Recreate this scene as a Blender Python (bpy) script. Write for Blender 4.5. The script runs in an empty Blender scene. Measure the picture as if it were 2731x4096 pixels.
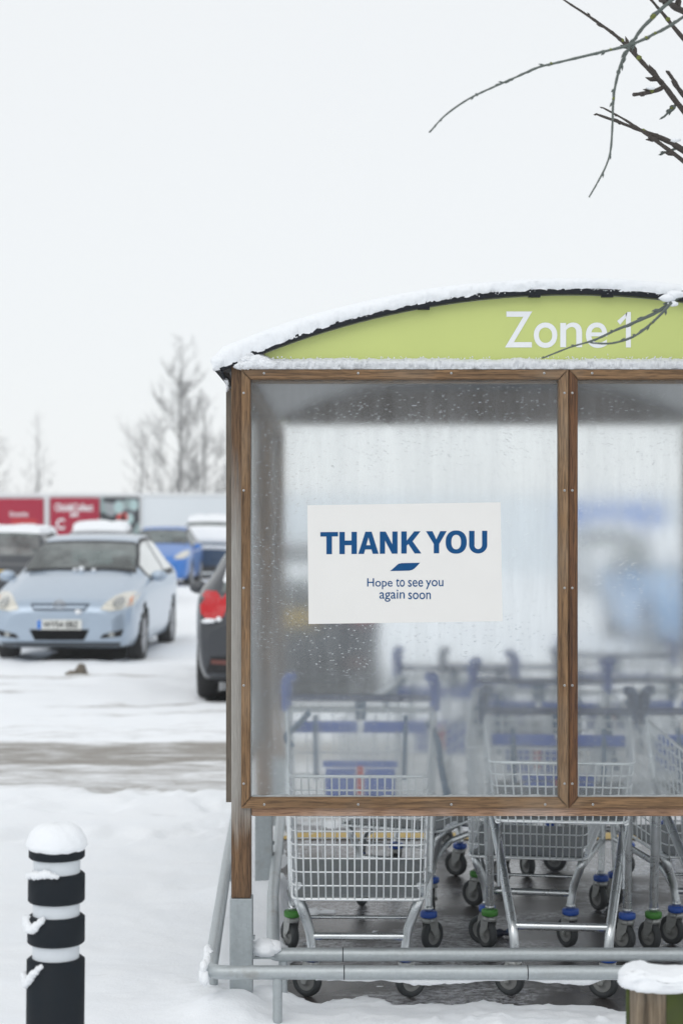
import bpy, bmesh, math, random
import numpy as np
from mathutils import Vector, Matrix
from mathutils.bvhtree import BVHTree

random.seed(7)
R = math.radians
SC = bpy.context.scene
COL = SC.collection
F, CU, CV, CH = 7054.0, 1365.5, 2075.0, 1.70      # focal length in photo pixels, principal column, horizon row, eye height

def P(u, v, D):
    return Vector(((u - CU) * D / F, D, CH - (v - CV) * D / F))

# ------------------------------------------------------------------ noise
def _lattice(seed, n=256):
    return np.random.RandomState(seed).rand(n, n)
_LAT = [_lattice(s) for s in range(8)]
def vnoise(x, y, seed=0):
    L = _LAT[seed % 8]
    x = np.asarray(x, float) + seed * 17.3; y = np.asarray(y, float) + seed * 9.1
    xi = np.floor(x).astype(int); yi = np.floor(y).astype(int)
    fx = x - xi; fy = y - yi
    fx = fx * fx * (3 - 2 * fx); fy = fy * fy * (3 - 2 * fy)
    a = L[xi % 256, yi % 256]; b = L[(xi + 1) % 256, yi % 256]
    c = L[xi % 256, (yi + 1) % 256]; d = L[(xi + 1) % 256, (yi + 1) % 256]
    return (a * (1 - fx) + b * fx) * (1 - fy) + (c * (1 - fx) + d * fx) * fy
def fbm(x, y, octv=4, seed=0):
    s = 0; a = .5; t = 0
    for k in range(octv):
        s = s + a * vnoise(x * 2 ** k, y * 2 ** k, seed + k); t += a; a *= .5
    return s / t
def sstep(a, b, x):
    t = np.clip((np.asarray(x, float) - a) / (b - a), 0, 1)
    return t * t * (3 - 2 * t)

# ------------------------------------------------------------------ materials
MATS = {}
def newmat(name):
    m = bpy.data.materials.new(name); m.use_nodes = True
    nt = m.node_tree
    for n in list(nt.nodes): nt.nodes.remove(n)
    out = nt.nodes.new('ShaderNodeOutputMaterial')
    return m, nt, out
class NT:
    def __init__(s, nt): s.nt = nt
    def n(s, t, **k):
        x = s.nt.nodes.new(t)
        for a, b in k.items(): setattr(x, a, b)
        return x
    def l(s, a, b): s.nt.links.new(a, b)
def setin(node, **k):
    for a, b in k.items():
        node.inputs[a.replace('_', ' ')].default_value = b
def ramp(N, src, stops, interp='LINEAR'):
    r = N.n('ShaderNodeValToRGB'); r.color_ramp.interpolation = interp
    e = r.color_ramp.elements
    while len(e) > 1: e.remove(e[-1])
    e[0].position = stops[0][0]; e[0].color = (*stops[0][1], 1) if len(stops[0][1]) == 3 else stops[0][1]
    for p, c in stops[1:]:
        x = e.new(p); x.color = (*c, 1)
    N.l(src, r.inputs[0])
    return r
def g3(v): return (v, v, v)
def tex_noise(N, scale, vec, detail=4, rough=.55):
    t = N.n('ShaderNodeTexNoise'); t.inputs['Scale'].default_value = scale
    t.inputs['Detail'].default_value = detail; t.inputs['Roughness'].default_value = rough
    N.l(vec, t.inputs['Vector']); return t
def pos_vec(N, sc=(1, 1, 1), obj=False):
    m = N.n('ShaderNodeMapping'); m.inputs['Scale'].default_value = sc
    if obj:
        g = N.n('ShaderNodeTexCoord'); N.l(g.outputs['Object'], m.inputs[0])
    else:
        g = N.n('ShaderNodeNewGeometry'); N.l(g.outputs['Position'], m.inputs[0])
    return m.outputs[0]
def mixc(N, fac, a, b):
    m = N.n('ShaderNodeMix', data_type='RGBA')
    for s, x in ((6, a), (7, b)):
        if hasattr(x, 'is_linked'): N.l(x, m.inputs[s])
        else: m.inputs[s].default_value = (*x, 1)
    if hasattr(fac, 'is_linked'): N.l(fac, m.inputs[0])
    else: m.inputs[0].default_value = fac
    return m.outputs[2]
def bump(N, h, strength=.3, dist=.01):
    b = N.n('ShaderNodeBump'); b.inputs['Strength'].default_value = strength; b.inputs['Distance'].default_value = dist
    N.l(h, b.inputs['Height']); return b.outputs[0]

def plain(name, col, rough=.5, metal=0., noise=.0, nscale=30., spec=.5, coat=0., bumpy=0., obj=True):
    m, nt, out = newmat(name); N = NT(nt)
    b = N.n('ShaderNodeBsdfPrincipled'); setin(b, Roughness=rough, Metallic=metal)
    b.inputs['Specular IOR Level'].default_value = spec; b.inputs['Coat Weight'].default_value = coat
    b.inputs['Coat Roughness'].default_value = .05
    b.inputs['Base Color'].default_value = (*col, 1)
    if noise or bumpy:
        t = tex_noise(N, nscale, pos_vec(N, obj=obj))
        if noise:
            c = mixc(N, t.outputs['Fac'], tuple(x * (1 - noise) for x in col), tuple(min(1, x * (1 + noise)) for x in col))
            N.l(c, b.inputs['Base Color'])
            r = ramp(N, t.outputs['Fac'], [(.3, g3(max(.02, rough - .12 * noise * 2))), (.7, g3(min(1, rough + .15 * noise * 2)))])
            N.l(r.outputs[0], b.inputs['Roughness'])
        if bumpy: N.l(bump(N, t.outputs['Fac'], bumpy, .004), b.inputs['Normal'])
    N.l(b.outputs[0], out.inputs[0]); MATS[name] = m; return m

def wood(name, axis, c1, c2, grey=None, gstops=None, rough=.62, k=1.0, stain=None):
    m, nt, out = newmat(name); N = NT(nt)
    s = [105 * k, 105 * k, 105 * k]; s[axis] = 3.6 * k
    s2 = [240 * k, 240 * k, 240 * k]; s2[axis] = 14 * k
    a = tex_noise(N, 1, pos_vec(N, s), 5, .6); f = tex_noise(N, 1, pos_vec(N, s2), 3, .6)
    big = tex_noise(N, 3.2, pos_vec(N), 3, .5)
    r = ramp(N, a.outputs['Fac'], [(.30, c2), (.5, tuple((x + y) / 2 for x, y in zip(c1, c2))), (.72, c1)])
    dk = ramp(N, f.outputs['Fac'], [(.38, (.30, .28, .26)), (.52, (1, 1, 1))])
    mul = N.n('ShaderNodeMix', data_type='RGBA', blend_type='MULTIPLY'); mul.inputs[0].default_value = .75
    N.l(r.outputs[0], mul.inputs[6]); N.l(dk.outputs[0], mul.inputs[7])
    col = mul.outputs[2]
    bv = ramp(N, big.outputs['Fac'], [(.3, (.72, .70, .68)), (.7, (1.15, 1.12, 1.08))])
    m2 = N.n('ShaderNodeMix', data_type='RGBA', blend_type='MULTIPLY'); m2.inputs[0].default_value = .8
    N.l(col, m2.inputs[6]); N.l(bv.outputs[0], m2.inputs[7]); col = m2.outputs[2]
    if grey:
        sep = N.n('ShaderNodeSeparateXYZ'); g = N.n('ShaderNodeNewGeometry'); N.l(g.outputs['Position'], sep.inputs[0])
        ad = N.n('ShaderNodeMath', operation='MULTIPLY_ADD'); N.l(a.outputs['Fac'], ad.inputs[0]); ad.inputs[1].default_value = .30; N.l(sep.outputs[2], ad.inputs[2])
        mr = N.n('ShaderNodeMapRange'); N.l(ad.outputs[0], mr.inputs[0]); mr.inputs[1].default_value = 0; mr.inputs[2].default_value = 2.5
        gr = ramp(N, mr.outputs[0], gstops)
        gm = mixc(N, f.outputs['Fac'], tuple(x * .6 for x in grey), tuple(x * 1.25 for x in grey))
        col = mixc(N, gr.outputs[0], col, gm)
    if stain:
        st = ramp(N, big.outputs['Fac'], [(.45, (0, 0, 0)), (.66, (.55, .55, .55))])
        col = mixc(N, st.outputs[0], col, mixc(N, f.outputs['Fac'], tuple(x * .45 for x in stain), tuple(min(1, x * 1.5) for x in stain)))
    b = N.n('ShaderNodeBsdfPrincipled'); N.l(col, b.inputs['Base Color']); setin(b, Roughness=rough)
    b.inputs['Specular IOR Level'].default_value = .4
    N.l(bump(N, a.outputs['Fac'], .25, .003), b.inputs['Normal'])
    N.l(b.outputs[0], out.inputs[0]); MATS[name] = m; return m

def snow_mat(name, attr=False, bscale=90, bstr=.35):
    m, nt, out = newmat(name); N = NT(nt)
    b = N.n('ShaderNodeBsdfPrincipled'); setin(b, Roughness=.75)
    b.inputs['Specular IOR Level'].default_value = .25
    v = pos_vec(N)
    t = tex_noise(N, bscale, v, 5, .65); t2 = tex_noise(N, 5, v, 4, .6)
    col = mixc(N, t2.outputs['Fac'], (.86, .89, .93), (.90, .915, .935))
    if attr:
        at = N.n('ShaderNodeAttribute'); at.attribute_name = 'dirt'
        tn = tex_noise(N, 1, pos_vec(N, (2.6, 8, 8)), 8, .7)
        ad = N.n('ShaderNodeMath', operation='MULTIPLY_ADD'); N.l(tn.outputs['Fac'], ad.inputs[0]); ad.inputs[1].default_value = 1.9; N.l(at.outputs['Fac'], ad.inputs[2])
        sb = N.n('ShaderNodeMath', operation='SUBTRACT'); N.l(ad.outputs[0], sb.inputs[0]); sb.inputs[1].default_value = 1.25
        fr = ramp(N, sb.outputs[0], [(.0, (0, 0, 0)), (.75, (1, 1, 1))])
        dcol = mixc(N, t.outputs['Fac'], (.19, .18, .17), (.42, .395, .36))
        col = mixc(N, fr.outputs[0], col, dcol)
    N.l(col, b.inputs['Base Color'])
    N.l(bump(N, t.outputs['Fac'], bstr, .012), b.inputs['Normal'])
    N.l(b.outputs[0], out.inputs[0]); MATS[name] = m; return m

def glass_pane_mat(name):
    m, nt, out = newmat(name); N = NT(nt)
    v = pos_vec(N)
    streak = tex_noise(N, 1, pos_vec(N, (26, 26, 2.2)), 4, .6)
    patch = tex_noise(N, 2.3, v, 3, .5)
    add = N.n('ShaderNodeMath', operation='ADD'); N.l(streak.outputs['Fac'], add.inputs[0]); N.l(patch.outputs['Fac'], add.inputs[1])
    hf = N.n('ShaderNodeMath', operation='MULTIPLY'); N.l(add.outputs[0], hf.inputs[0]); hf.inputs[1].default_value = .5
    rr = ramp(N, hf.outputs[0], [(.35, g3(.075)), (.65, g3(.115))])
    fine = tex_noise(N, 260, v, 3, .7)
    gp2 = N.n('ShaderNodeNewGeometry'); s3_ = N.n('ShaderNodeSeparateXYZ'); N.l(gp2.outputs['Position'], s3_.inputs[0]); cb = N.n('ShaderNodeCombineXYZ'); xy = N.n('ShaderNodeMath', operation='ADD'); N.l(s3_.outputs[0], xy.inputs[0]); N.l(s3_.outputs[1], xy.inputs[1]); N.l(xy.outputs[0], cb.inputs[0]); N.l(s3_.outputs[2], cb.inputs[1])
    vor = N.n('ShaderNodeTexVoronoi', voronoi_dimensions='2D'); vor.inputs['Scale'].default_value = 210; N.l(cb.outputs[0], vor.inputs['Vector'])
    dr = ramp(N, vor.outputs['Distance'], [(.0, (1, 1, 1)), (.17, (.55, .55, .55)), (.27, (0, 0, 0))])
    pick = N.n('ShaderNodeTexWhiteNoise'); N.l(vor.outputs['Color'], pick.inputs['Vector'])
    gt = N.n('ShaderNodeMath', operation='GREATER_THAN'); N.l(pick.outputs['Value'], gt.inputs[0]); gt.inputs[1].default_value = .965
    drop = N.n('ShaderNodeMath', operation='MULTIPLY'); N.l(dr.outputs[0], drop.inputs[0]); N.l(gt.outputs[0], drop.inputs[1])
    b1 = N.n('ShaderNodeBump'); b1.inputs['Strength'].default_value = .020; b1.inputs['Distance'].default_value = .002; N.l(fine.outputs['Fac'], b1.inputs['Height'])
    b2 = N.n('ShaderNodeBump'); b2.inputs['Strength'].default_value = .24; b2.inputs['Distance'].default_value = .003
    N.l(drop.outputs[0], b2.inputs['Height']); N.l(b1.outputs[0], b2.inputs['Normal'])
    gl = N.n('ShaderNodeBsdfGlass'); gl.inputs['IOR'].default_value = 1.40
    gl.inputs['Color'].default_value = (.96, .975, .98, 1)
    N.l(rr.outputs[0], gl.inputs['Roughness']); N.l(b2.outputs[0], gl.inputs['Normal'])
    tr = N.n('ShaderNodeBsdfTranslucent'); tr.inputs[0].default_value = (.86, .88, .9, 1)
    df = N.n('ShaderNodeBsdfDiffuse'); df.inputs[0].default_value = (.80, .83, .85, 1)
    mx = N.n('ShaderNodeMixShader'); mx.inputs[0].default_value = .4
    N.l(tr.outputs[0], mx.inputs[1]); N.l(df.outputs[0], mx.inputs[2])
    veil = ramp(N, hf.outputs[0], [(.38, g3(.055)), (.62, g3(.13))])
    mz = N.n('ShaderNodeMapRange'); N.l(s3_.outputs[2], mz.inputs[0]); mz.inputs[1].default_value = 1.45; mz.inputs[2].default_value = .95; mz.inputs[3].default_value = 0; mz.inputs[4].default_value = .06
    fa = N.n('ShaderNodeMath', operation='ADD'); N.l(veil.outputs[0], fa.inputs[0]); N.l(mz.outputs[0], fa.inputs[1])
    mm = N.n('ShaderNodeMixShader'); N.l(fa.outputs[0], mm.inputs[0])
    N.l(gl.outputs[0], mm.inputs[1]); N.l(mx.outputs[0], mm.inputs[2])
    N.l(mm.outputs[0], out.inputs[0]); MATS[name] = m; return m

def asphalt_mat(name):
    m, nt, out = newmat(name); N = NT(nt)
    v = pos_vec(N)
    fine = tex_noise(N, 190, v, 4, .75); mid = tex_noise(N, 1.5, pos_vec(N, (1, 1.5, 1)), 6, .6); big = tex_noise(N, 1.1, v, 3, .5)
    base = ramp(N, fine.outputs['Fac'], [(.3, (.018, .015, .015)), (.55, (.058, .050, .048)), (.8, (.15, .14, .138))])
    slush = ramp(N, mid.outputs['Fac'], [(.465, (0, 0, 0)), (.545, (1, 1, 1))])
    spk = tex_noise(N, 30, pos_vec(N, (1, 1.2, 1)), 6, .75); spr = ramp(N, spk.outputs['Fac'], [(.42, (.0, .0, .0)), (.60, (1, 1, 1))])
    sl2 = N.n('ShaderNodeMath', operation='MULTIPLY'); N.l(slush.outputs[0], sl2.inputs[0]); N.l(spr.outputs[0], sl2.inputs[1])
    col = mixc(N, sl2.outputs[0], base.outputs[0], (.46, .47, .50))
    b = N.n('ShaderNodeBsdfPrincipled'); N.l(col, b.inputs['Base Color'])
    rr = ramp(N, big.outputs['Fac'], [(.40, g3(.10)), (.60, g3(.42))]); N.l(rr.outputs[0], b.inputs['Roughness'])
    b.inputs['Specular IOR Level'].default_value = .6
    N.l(bump(N, fine.outputs['Fac'], .3, .004), b.inputs['Normal'])
    N.l(b.outputs[0], out.inputs[0]); MATS[name] = m; return m

def paint(name, col, rough=.28, metal=.3):
    return plain(name, col, rough, metal, noise=.06, nscale=6, coat=.6)

snow = snow_mat('snow'); snow_g = snow_mat('snow_ground_surface', True, 60, .3)
snow_f = snow_mat('snow_crust', False, 150, .8)
ice_m = plain('grey_ice_sludge', (.36, .38, .39), .35, noise=.4, nscale=60, bumpy=.5)
pane_m = glass_pane_mat('wet_frosted_acrylic')
asph = asphalt_mat('wet_asphalt')
BR1, BR2 = (.335, .200, .098), (.145, .082, .038)
wood_v = wood('oiled_timber_upright', 2, BR1, BR2, stain=(.20, .155, .11))
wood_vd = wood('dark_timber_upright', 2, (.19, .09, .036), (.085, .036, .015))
wood_h = wood('oiled_timber_horizontal', 0, BR1, BR2, stain=(.19, .15, .11))
wood_post = wood('weathered_timber_post', 2, (.20, .115, .055), (.075, .038, .018), (.34, .325, .30),
                 [(.30, (0, 0, 0)), (.36, (1, 1, 1)), (.70, (1, 1, 1)), (.84, (0, 0, 0))])
wood_side = wood('weathered_timber_side', 2, (.20, .14, .09), (.09, .06, .035), (.20, .185, .16),
                 [(.2, (.6, .6, .6)), (.8, (.5, .5, .5))])
wood_beam = wood('bleached_timber_beam', 0, (.52, .33, .22), (.36, .20, .11), stain=(.60, .50, .45))
wood_y = wood('timber_rail_depth', 1, (.26, .15, .07), (.10, .055, .026))
green_m = plain('green_panel', (.535, .605, .20), .4, noise=.05, nscale=4, bumpy=.03)
white_t = plain('white_lettering', (.80, .82, .84), .4, noise=.02)
sign_m = plain('white_board', (.78, .77, .75), .5, noise=.03, nscale=7)
blue_t = plain('blue_lettering', (.001, .068, .205), .6, spec=.2, noise=.03)
black_m = plain('black_trim', (.006, .008, .013), .4, spec=.25, noise=.1)
roof_m = plain('grey_roof_sheet', (.30, .31, .33), .4, noise=.06, nscale=4)
galv = plain('galvanised_steel', (.42, .455, .47), .45, .7, noise=.30, nscale=26, bumpy=.06)
def zinc(name, col, metal, axis):
    m, nt, out = newmat(name); N = NT(nt); sc = [38, 38, 38]; sc[axis] = 4
    a = tex_noise(N, 1, pos_vec(N, tuple(sc)), 6, .65); v2 = N.n('ShaderNodeTexVoronoi'); v2.inputs['Scale'].default_value = 95; N.l(pos_vec(N), v2.inputs['Vector'])
    sp = N.n('ShaderNodeSeparateColor'); N.l(v2.outputs['Color'], sp.inputs[0])
    c = mixc(N, a.outputs['Fac'], tuple(x * .62 for x in col), tuple(min(1, x * 1.32) for x in col)); c2_ = mixc(N, sp.outputs[0], tuple(x * .86 for x in col), tuple(x * 1.12 for x in col))
    c = mixc(N, .35, c, c2_); big = tex_noise(N, 5, pos_vec(N), 5, .6); rs = ramp(N, big.outputs['Fac'], [(.60, (0, 0, 0)), (.74, (.45, .45, .45))]); c = mixc(N, rs.outputs[0], c, (.20, .15, .10))
    b = N.n('ShaderNodeBsdfPrincipled'); N.l(c, b.inputs['Base Color']); setin(b, Metallic=metal); rr = ramp(N, a.outputs['Fac'], [(.3, g3(.32)), (.7, g3(.6))]); N.l(rr.outputs[0], b.inputs['Roughness'])
    N.l(bump(N, a.outputs['Fac'], .12, .003), b.inputs['Normal']); N.l(b.outputs[0], out.inputs[0]); return m
galv = zinc('galvanised_rail', (.44, .475, .49), .65, 0)
galv2 = zinc('galvanised_post', (.37, .405, .42), .5, 2)
galv2_old = plain('galvanised_post', (.36, .395, .41), .5, .55, noise=.25, nscale=14)
screw_m = plain('screw_head', (.5, .5, .5), .3, .9, noise=.1)
chrome = plain('zinc_wire', (.82, .85, .865), .38, .5, noise=.05, nscale=60)
tube_m = plain('zinc_tube', (.68, .71, .725), .28, .9, noise=.16, nscale=18)
plate_m = plain('grey_floor_plate', (.17, .19, .195), .5, .1, noise=.1)
rubber = plain('grey_rubber', (.040, .045, .048), .6, noise=.2, nscale=40)
hub_m = plain('grey_hub', (.24, .245, .24), .5, noise=.2, nscale=40)
fork_m = plain('pressed_steel_fork', (.42, .43, .42), .42, .5, noise=.25, nscale=40)
tblue = plain('blue_plastic', (.028, .085, .36), .4, noise=.12, nscale=25)
tblue2 = plain('royal_blue_plastic', (.022, .095, .44), .35, noise=.08)
tgreen = plain('green_plastic', (.055, .25, .03), .4, noise=.1)
navy_grip = plain('navy_grip', (.015, .048, .125), .45, noise=.1)
hdark = plain('dark_blue_grip', (.022, .045, .125), .45, noise=.1)
teal = plain('teal_strap', (.015, .085, .17), .6, noise=.1)
redm = plain('red_warning_label', (.6, .06, .04), .5, noise=.05)
tyre_m = plain('tyre_rubber', (.012, .012, .013), .7, noise=.2, nscale=20)
rim_m = plain('alloy_rim', (.42, .43, .45), .35, .7, noise=.1)
dark_m = plain('dark_underbody', (.012, .012, .014), .8, noise=.1)
lamp_clear = plain('clear_headlamp', (.62, .60, .53), .15, .1, noise=.25, nscale=9, coat=.8)
lamp_inner = plain('headlamp_reflector', (.36, .37, .36), .25, .6, noise=.2)
lamp_amber = plain('amber_lens', (.65, .22, .07), .3, noise=.1)
lamp_red = plain('red_tail_lens', (.50, .004, .010), .25, noise=.1, coat=.2, spec=.3)
cglass = plain('car_glass', (.16, .20, .20), .06, 0, noise=.3, nscale=2.2, spec=.9)
def glass_car(name, tint, veil):
    m, nt, out = newmat(name); N = NT(nt)
    t = N.n('ShaderNodeBsdfTransparent'); t.inputs[0].default_value = (*tint, 1)
    g = N.n('ShaderNodeBsdfGlossy'); g.inputs['Roughness'].default_value = .03
    d = N.n('ShaderNodeBsdfDiffuse'); d.inputs[0].default_value = (.62, .68, .67, 1)
    no = tex_noise(N, 2.5, pos_vec(N, obj=True), 4, .6); fr = ramp(N, no.outputs['Fac'], [(.35, g3(veil * .5)), (.65, g3(veil * 1.5))])
    m1 = N.n('ShaderNodeMixShader'); N.l(fr.outputs[0], m1.inputs[0]); N.l(t.outputs[0], m1.inputs[1]); N.l(d.outputs[0], m1.inputs[2])
    gm = N.n('ShaderNodeNewGeometry'); dt = N.n('ShaderNodeVectorMath', operation='DOT_PRODUCT'); N.l(gm.outputs['Normal'], dt.inputs[0]); N.l(gm.outputs['Incoming'], dt.inputs[1])
    ab = N.n('ShaderNodeMath', operation='ABSOLUTE'); N.l(dt.outputs['Value'], ab.inputs[0])
    f = ramp(N, ab.outputs[0], [(0, g3(.9)), (.12, g3(.50)), (.3, g3(.19)), (.5, g3(.075)), (1, g3(.04))])
    m2 = N.n('ShaderNodeMixShader'); N.l(f.outputs[0], m2.inputs[0]); N.l(m1.outputs[0], m2.inputs[1]); N.l(g.outputs[0], m2.inputs[2])
    N.l(m2.outputs[0], out.inputs[0]); return m
cglass = glass_car('veiled_car_glass', (.26, .32, .31), .21)  # tinted glass with a pale diffuse layer mixed in, uneven by noise
seal_m = plain('window_seal', (.02, .022, .025), .6)
seat_m = plain('dark_seat_cloth', (.035, .036, .04), .9, noise=.2)
cglass_side = plain('sky_white_side_glass', (.74, .76, .75), .12, 0, noise=.1, nscale=2)  # near-white base colour paints in the sky reflected by the side windows
plate_w = plain('white_number_plate', (.74, .75, .72), .4, noise=.03)
plate_y = plain('yellow_number_plate', (.62, .40, .02), .4, noise=.03)
pl_blue = plain('plate_blue_strip', (.02, .18, .62), .4, noise=.03)
txt_blk = plain('black_characters', (.015, .015, .016), .4, noise=.02)
boll_m = plain('bollard_black_plastic', (.010, .014, .019), .62, noise=.35, nscale=22, bumpy=.25, spec=.18)
boll_w = plain('bollard_reflective_band', (.66, .70, .74), .35, noise=.04)
bark = plain('twig_bark', (.055, .046, .04), .8, noise=.35, nscale=120, bumpy=.3)
bark_g = plain('pale_twig_bark', (.105, .125, .115), .8, noise=.3, nscale=120, bumpy=.3)
moss = plain('green_lichen', (.15, .17, .04), .9, noise=.4, nscale=160)
tree_m = plain('haze_paled_bark', (.20, .197, .195), .9, noise=.2, nscale=3)  # bark colour lightened to paint in the paling of distant haze
hoard_m = plain('white_hoarding', (.74, .785, .82), .5, noise=.03, nscale=.6)
hoard_cap = plain('snowy_cap_rail', (.75, .77, .78), .6, noise=.05)
red_sign = plain('crimson_panel', (.37, .005, .036), .7, spec=.2, noise=.04, nscale=1)
blue_sign = plain('blue_panel', (.09, .22, .60), .5, noise=.04, nscale=1)
yellow_p = plain('yellow_line_paint', (.58, .40, .10), .6, noise=.3, nscale=20)
slush_m = plain('brown_slush', (.17, .145, .115), .7, noise=.4, nscale=14, bumpy=.5)

# ------------------------------------------------------------------ mesh helper
class MB:
    def __init__(s): s.v = []; s.f = []; s.mi = []; s.sm = []
    def add(s, V, Fc, mi=0, smooth=False):
        o = len(s.v); s.v += [tuple(x) for x in V]
        for f in Fc: s.f.append([i + o for i in f]); s.mi.append(mi); s.sm.append(smooth)
    def box(s, x0, x1, y0, y1, z0, z1, mi=0, bev=.0):
        if bev:
            bm = bmesh.new()
            vs = [bm.verts.new(c) for c in ((x0,y0,z0),(x1,y0,z0),(x1,y1,z0),(x0,y1,z0),(x0,y0,z1),(x1,y0,z1),(x1,y1,z1),(x0,y1,z1))]
            for q in ((0,3,2,1),(4,5,6,7),(0,1,5,4),(1,2,6,5),(2,3,7,6),(3,0,4,7)): bm.faces.new([vs[i] for i in q])
            bmesh.ops.bevel(bm, geom=bm.edges[:], offset=bev, segments=2, affect='EDGES', profile=.6)
            s.bm(bm, mi); return
        V = [(x0,y0,z0),(x1,y0,z0),(x1,y1,z0),(x0,y1,z0),(x0,y0,z1),(x1,y0,z1),(x1,y1,z1),(x0,y1,z1)]
        s.add(V, [(0,3,2,1),(4,5,6,7),(0,1,5,4),(1,2,6,5),(2,3,7,6),(3,0,4,7)], mi)
    def bm(s, bm, mi=0, smooth=False):
        bm.verts.index_update()
        s.add([v.co[:] for v in bm.verts], [[v.index for v in f.verts] for f in bm.faces], mi, smooth); bm.free()
    def prism(s, pts, d0, d1, mi=0, to=lambda a, b, d: (a, d, b)):
        """polygon pts (a,b) extruded from depth d0 (front) to d1"""
        n = len(pts); V = [to(a, b, d0) for a, b in pts] + [to(a, b, d1) for a, b in pts]
        Fc = [list(range(n)), list(range(2 * n - 1, n - 1, -1))] + [(i, i + n, (i + 1) % n + n, (i + 1) % n) for i in range(n)]
        s.add(V, Fc, mi)
    def tube(s, pts, r, n=6, mi=0, caps=True, smooth=True):
        pts = [Vector(p) for p in pts]; m = len(pts)
        rs = r if isinstance(r, (list, tuple)) else [r] * m
        T = []
        for i in range(m):
            d = pts[min(i + 1, m - 1)] - pts[max(i - 1, 0)]
            T.append(d.normalized() if d.length > 1e-9 else Vector((0, 0, 1)))
        up = Vector((0, 0, 1)) if abs(T[0].z) < .9 else Vector((1, 0, 0))
        N_ = T[0].cross(up).normalized(); V = []
        for i in range(m):
            N_ = (N_ - T[i] * N_.dot(T[i])); N_ = N_.normalized() if N_.length > 1e-6 else T[i].orthogonal().normalized()
            B = T[i].cross(N_)
            for k in range(n):
                a = 2 * math.pi * k / n
                V.append(pts[i] + (N_ * math.cos(a) + B * math.sin(a)) * rs[i])
        Fc = [(i * n + k, i * n + (k + 1) % n, (i + 1) * n + (k + 1) % n, (i + 1) * n + k) for i in range(m - 1) for k in range(n)]
        s.add(V, Fc, mi, smooth)
        if caps: s.add(V[:n], [list(range(n - 1, -1, -1))], mi); s.add(V[-n:], [list(range(n))], mi)
    def lathe(s, prof, n=24, mi=0, M=None, smooth=True):
        """prof: (r,z) list; about z, closed ends where r=0"""
        V = []
        for r, z in prof:
            for k in range(n):
                a = 2 * math.pi * k / n; p = Vector((r * math.cos(a), r * math.sin(a), z))
                V.append(M @ p if M else p)
        Fc = [(i * n + k, i * n + (k + 1) % n, (i + 1) * n + (k + 1) % n, (i + 1) * n + k) for i in range(len(prof) - 1) for k in range(n)]
        s.add(V, Fc, mi, smooth)
    def blob(s, c, r, seed=0, amp=.25, sub=2, mi=0, freq=3.):
        bm = bmesh.new(); bmesh.ops.create_icosphere(bm, subdivisions=sub, radius=1)
        for v in bm.verts:
            d = v.co.normalized()
            k = 1 + amp * (float(fbm(d.x * freq + seed, d.y * freq + d.z * freq * 1.7 + seed, 3, 2)) - .5) * 2
            v.co = Vector((c[0] + d.x * r[0] * k, c[1] + d.y * r[1] * k, c[2] + d.z * r[2] * k))
        s.bm(bm, mi, True)
    def build(s, name, mats, parent=None, loc=None):
        me = bpy.data.meshes.new(name); me.from_pydata(s.v, [], s.f); me.update()
        if not isinstance(mats, (list, tuple)): mats = [mats]
        for m in mats: me.materials.append(m)
        me.polygons.foreach_set('material_index', s.mi); me.polygons.foreach_set('use_smooth', s.sm)
        o = bpy.data.objects.new(name, me); COL.objects.link(o)
        if parent: o.parent = parent
        if loc: o.location = loc
        return o

def tag(o, label=None, cat=None, group=None, kind=None):
    if label: o['label'] = label
    if cat: o['category'] = cat
    if group: o['group'] = group
    if kind: o['kind'] = kind
    return o
def empty(name, loc=(0, 0, 0), rz=0, label=None, cat=None, group=None):
    o = bpy.data.objects.new(name, None); COL.objects.link(o); o.location = loc; o.rotation_euler.z = rz
    o.empty_display_size = .1
    return tag(o, label, cat, group)
def copy_tree(o, parent=None):
    c = o.copy(); COL.objects.link(c)
    if parent: c.parent = parent
    for ch in list(o.children): copy_tree(ch, c)
    return c
def catmull(pts, sub):
    pts = [Vector(p) for p in pts]; out = []; n = len(pts)
    for i in range(n - 1):
        p0 = pts[max(i - 1, 0)]; p1 = pts[i]; p2 = pts[i + 1]; p3 = pts[min(i + 2, n - 1)]
        for k in range(sub):
            t = k / sub
            out.append(.5 * ((2 * p1) + (p2 - p0) * t + (2 * p0 - 5 * p1 + 4 * p2 - p3) * t * t + (3 * p1 - p0 - 3 * p2 + p3) * t ** 3))
    out.append(pts[-1]); return out
def fillet(pts, rad, n=5):
    pts = [Vector(p) for p in pts]; out = [pts[0]]
    for i in range(1, len(pts) - 1):
        a, b, c = pts[i - 1], pts[i], pts[i + 1]
        da = (a - b); dc = (c - b); r = min(rad, da.length * .45, dc.length * .45)
        p = b + da.normalized() * r; q = b + dc.normalized() * r
        for k in range(n + 1):
            t = k / n; out.append(p * (1 - t) ** 2 + b * 2 * t * (1 - t) + q * t * t)
    out.append(pts[-1]); return out

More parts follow.
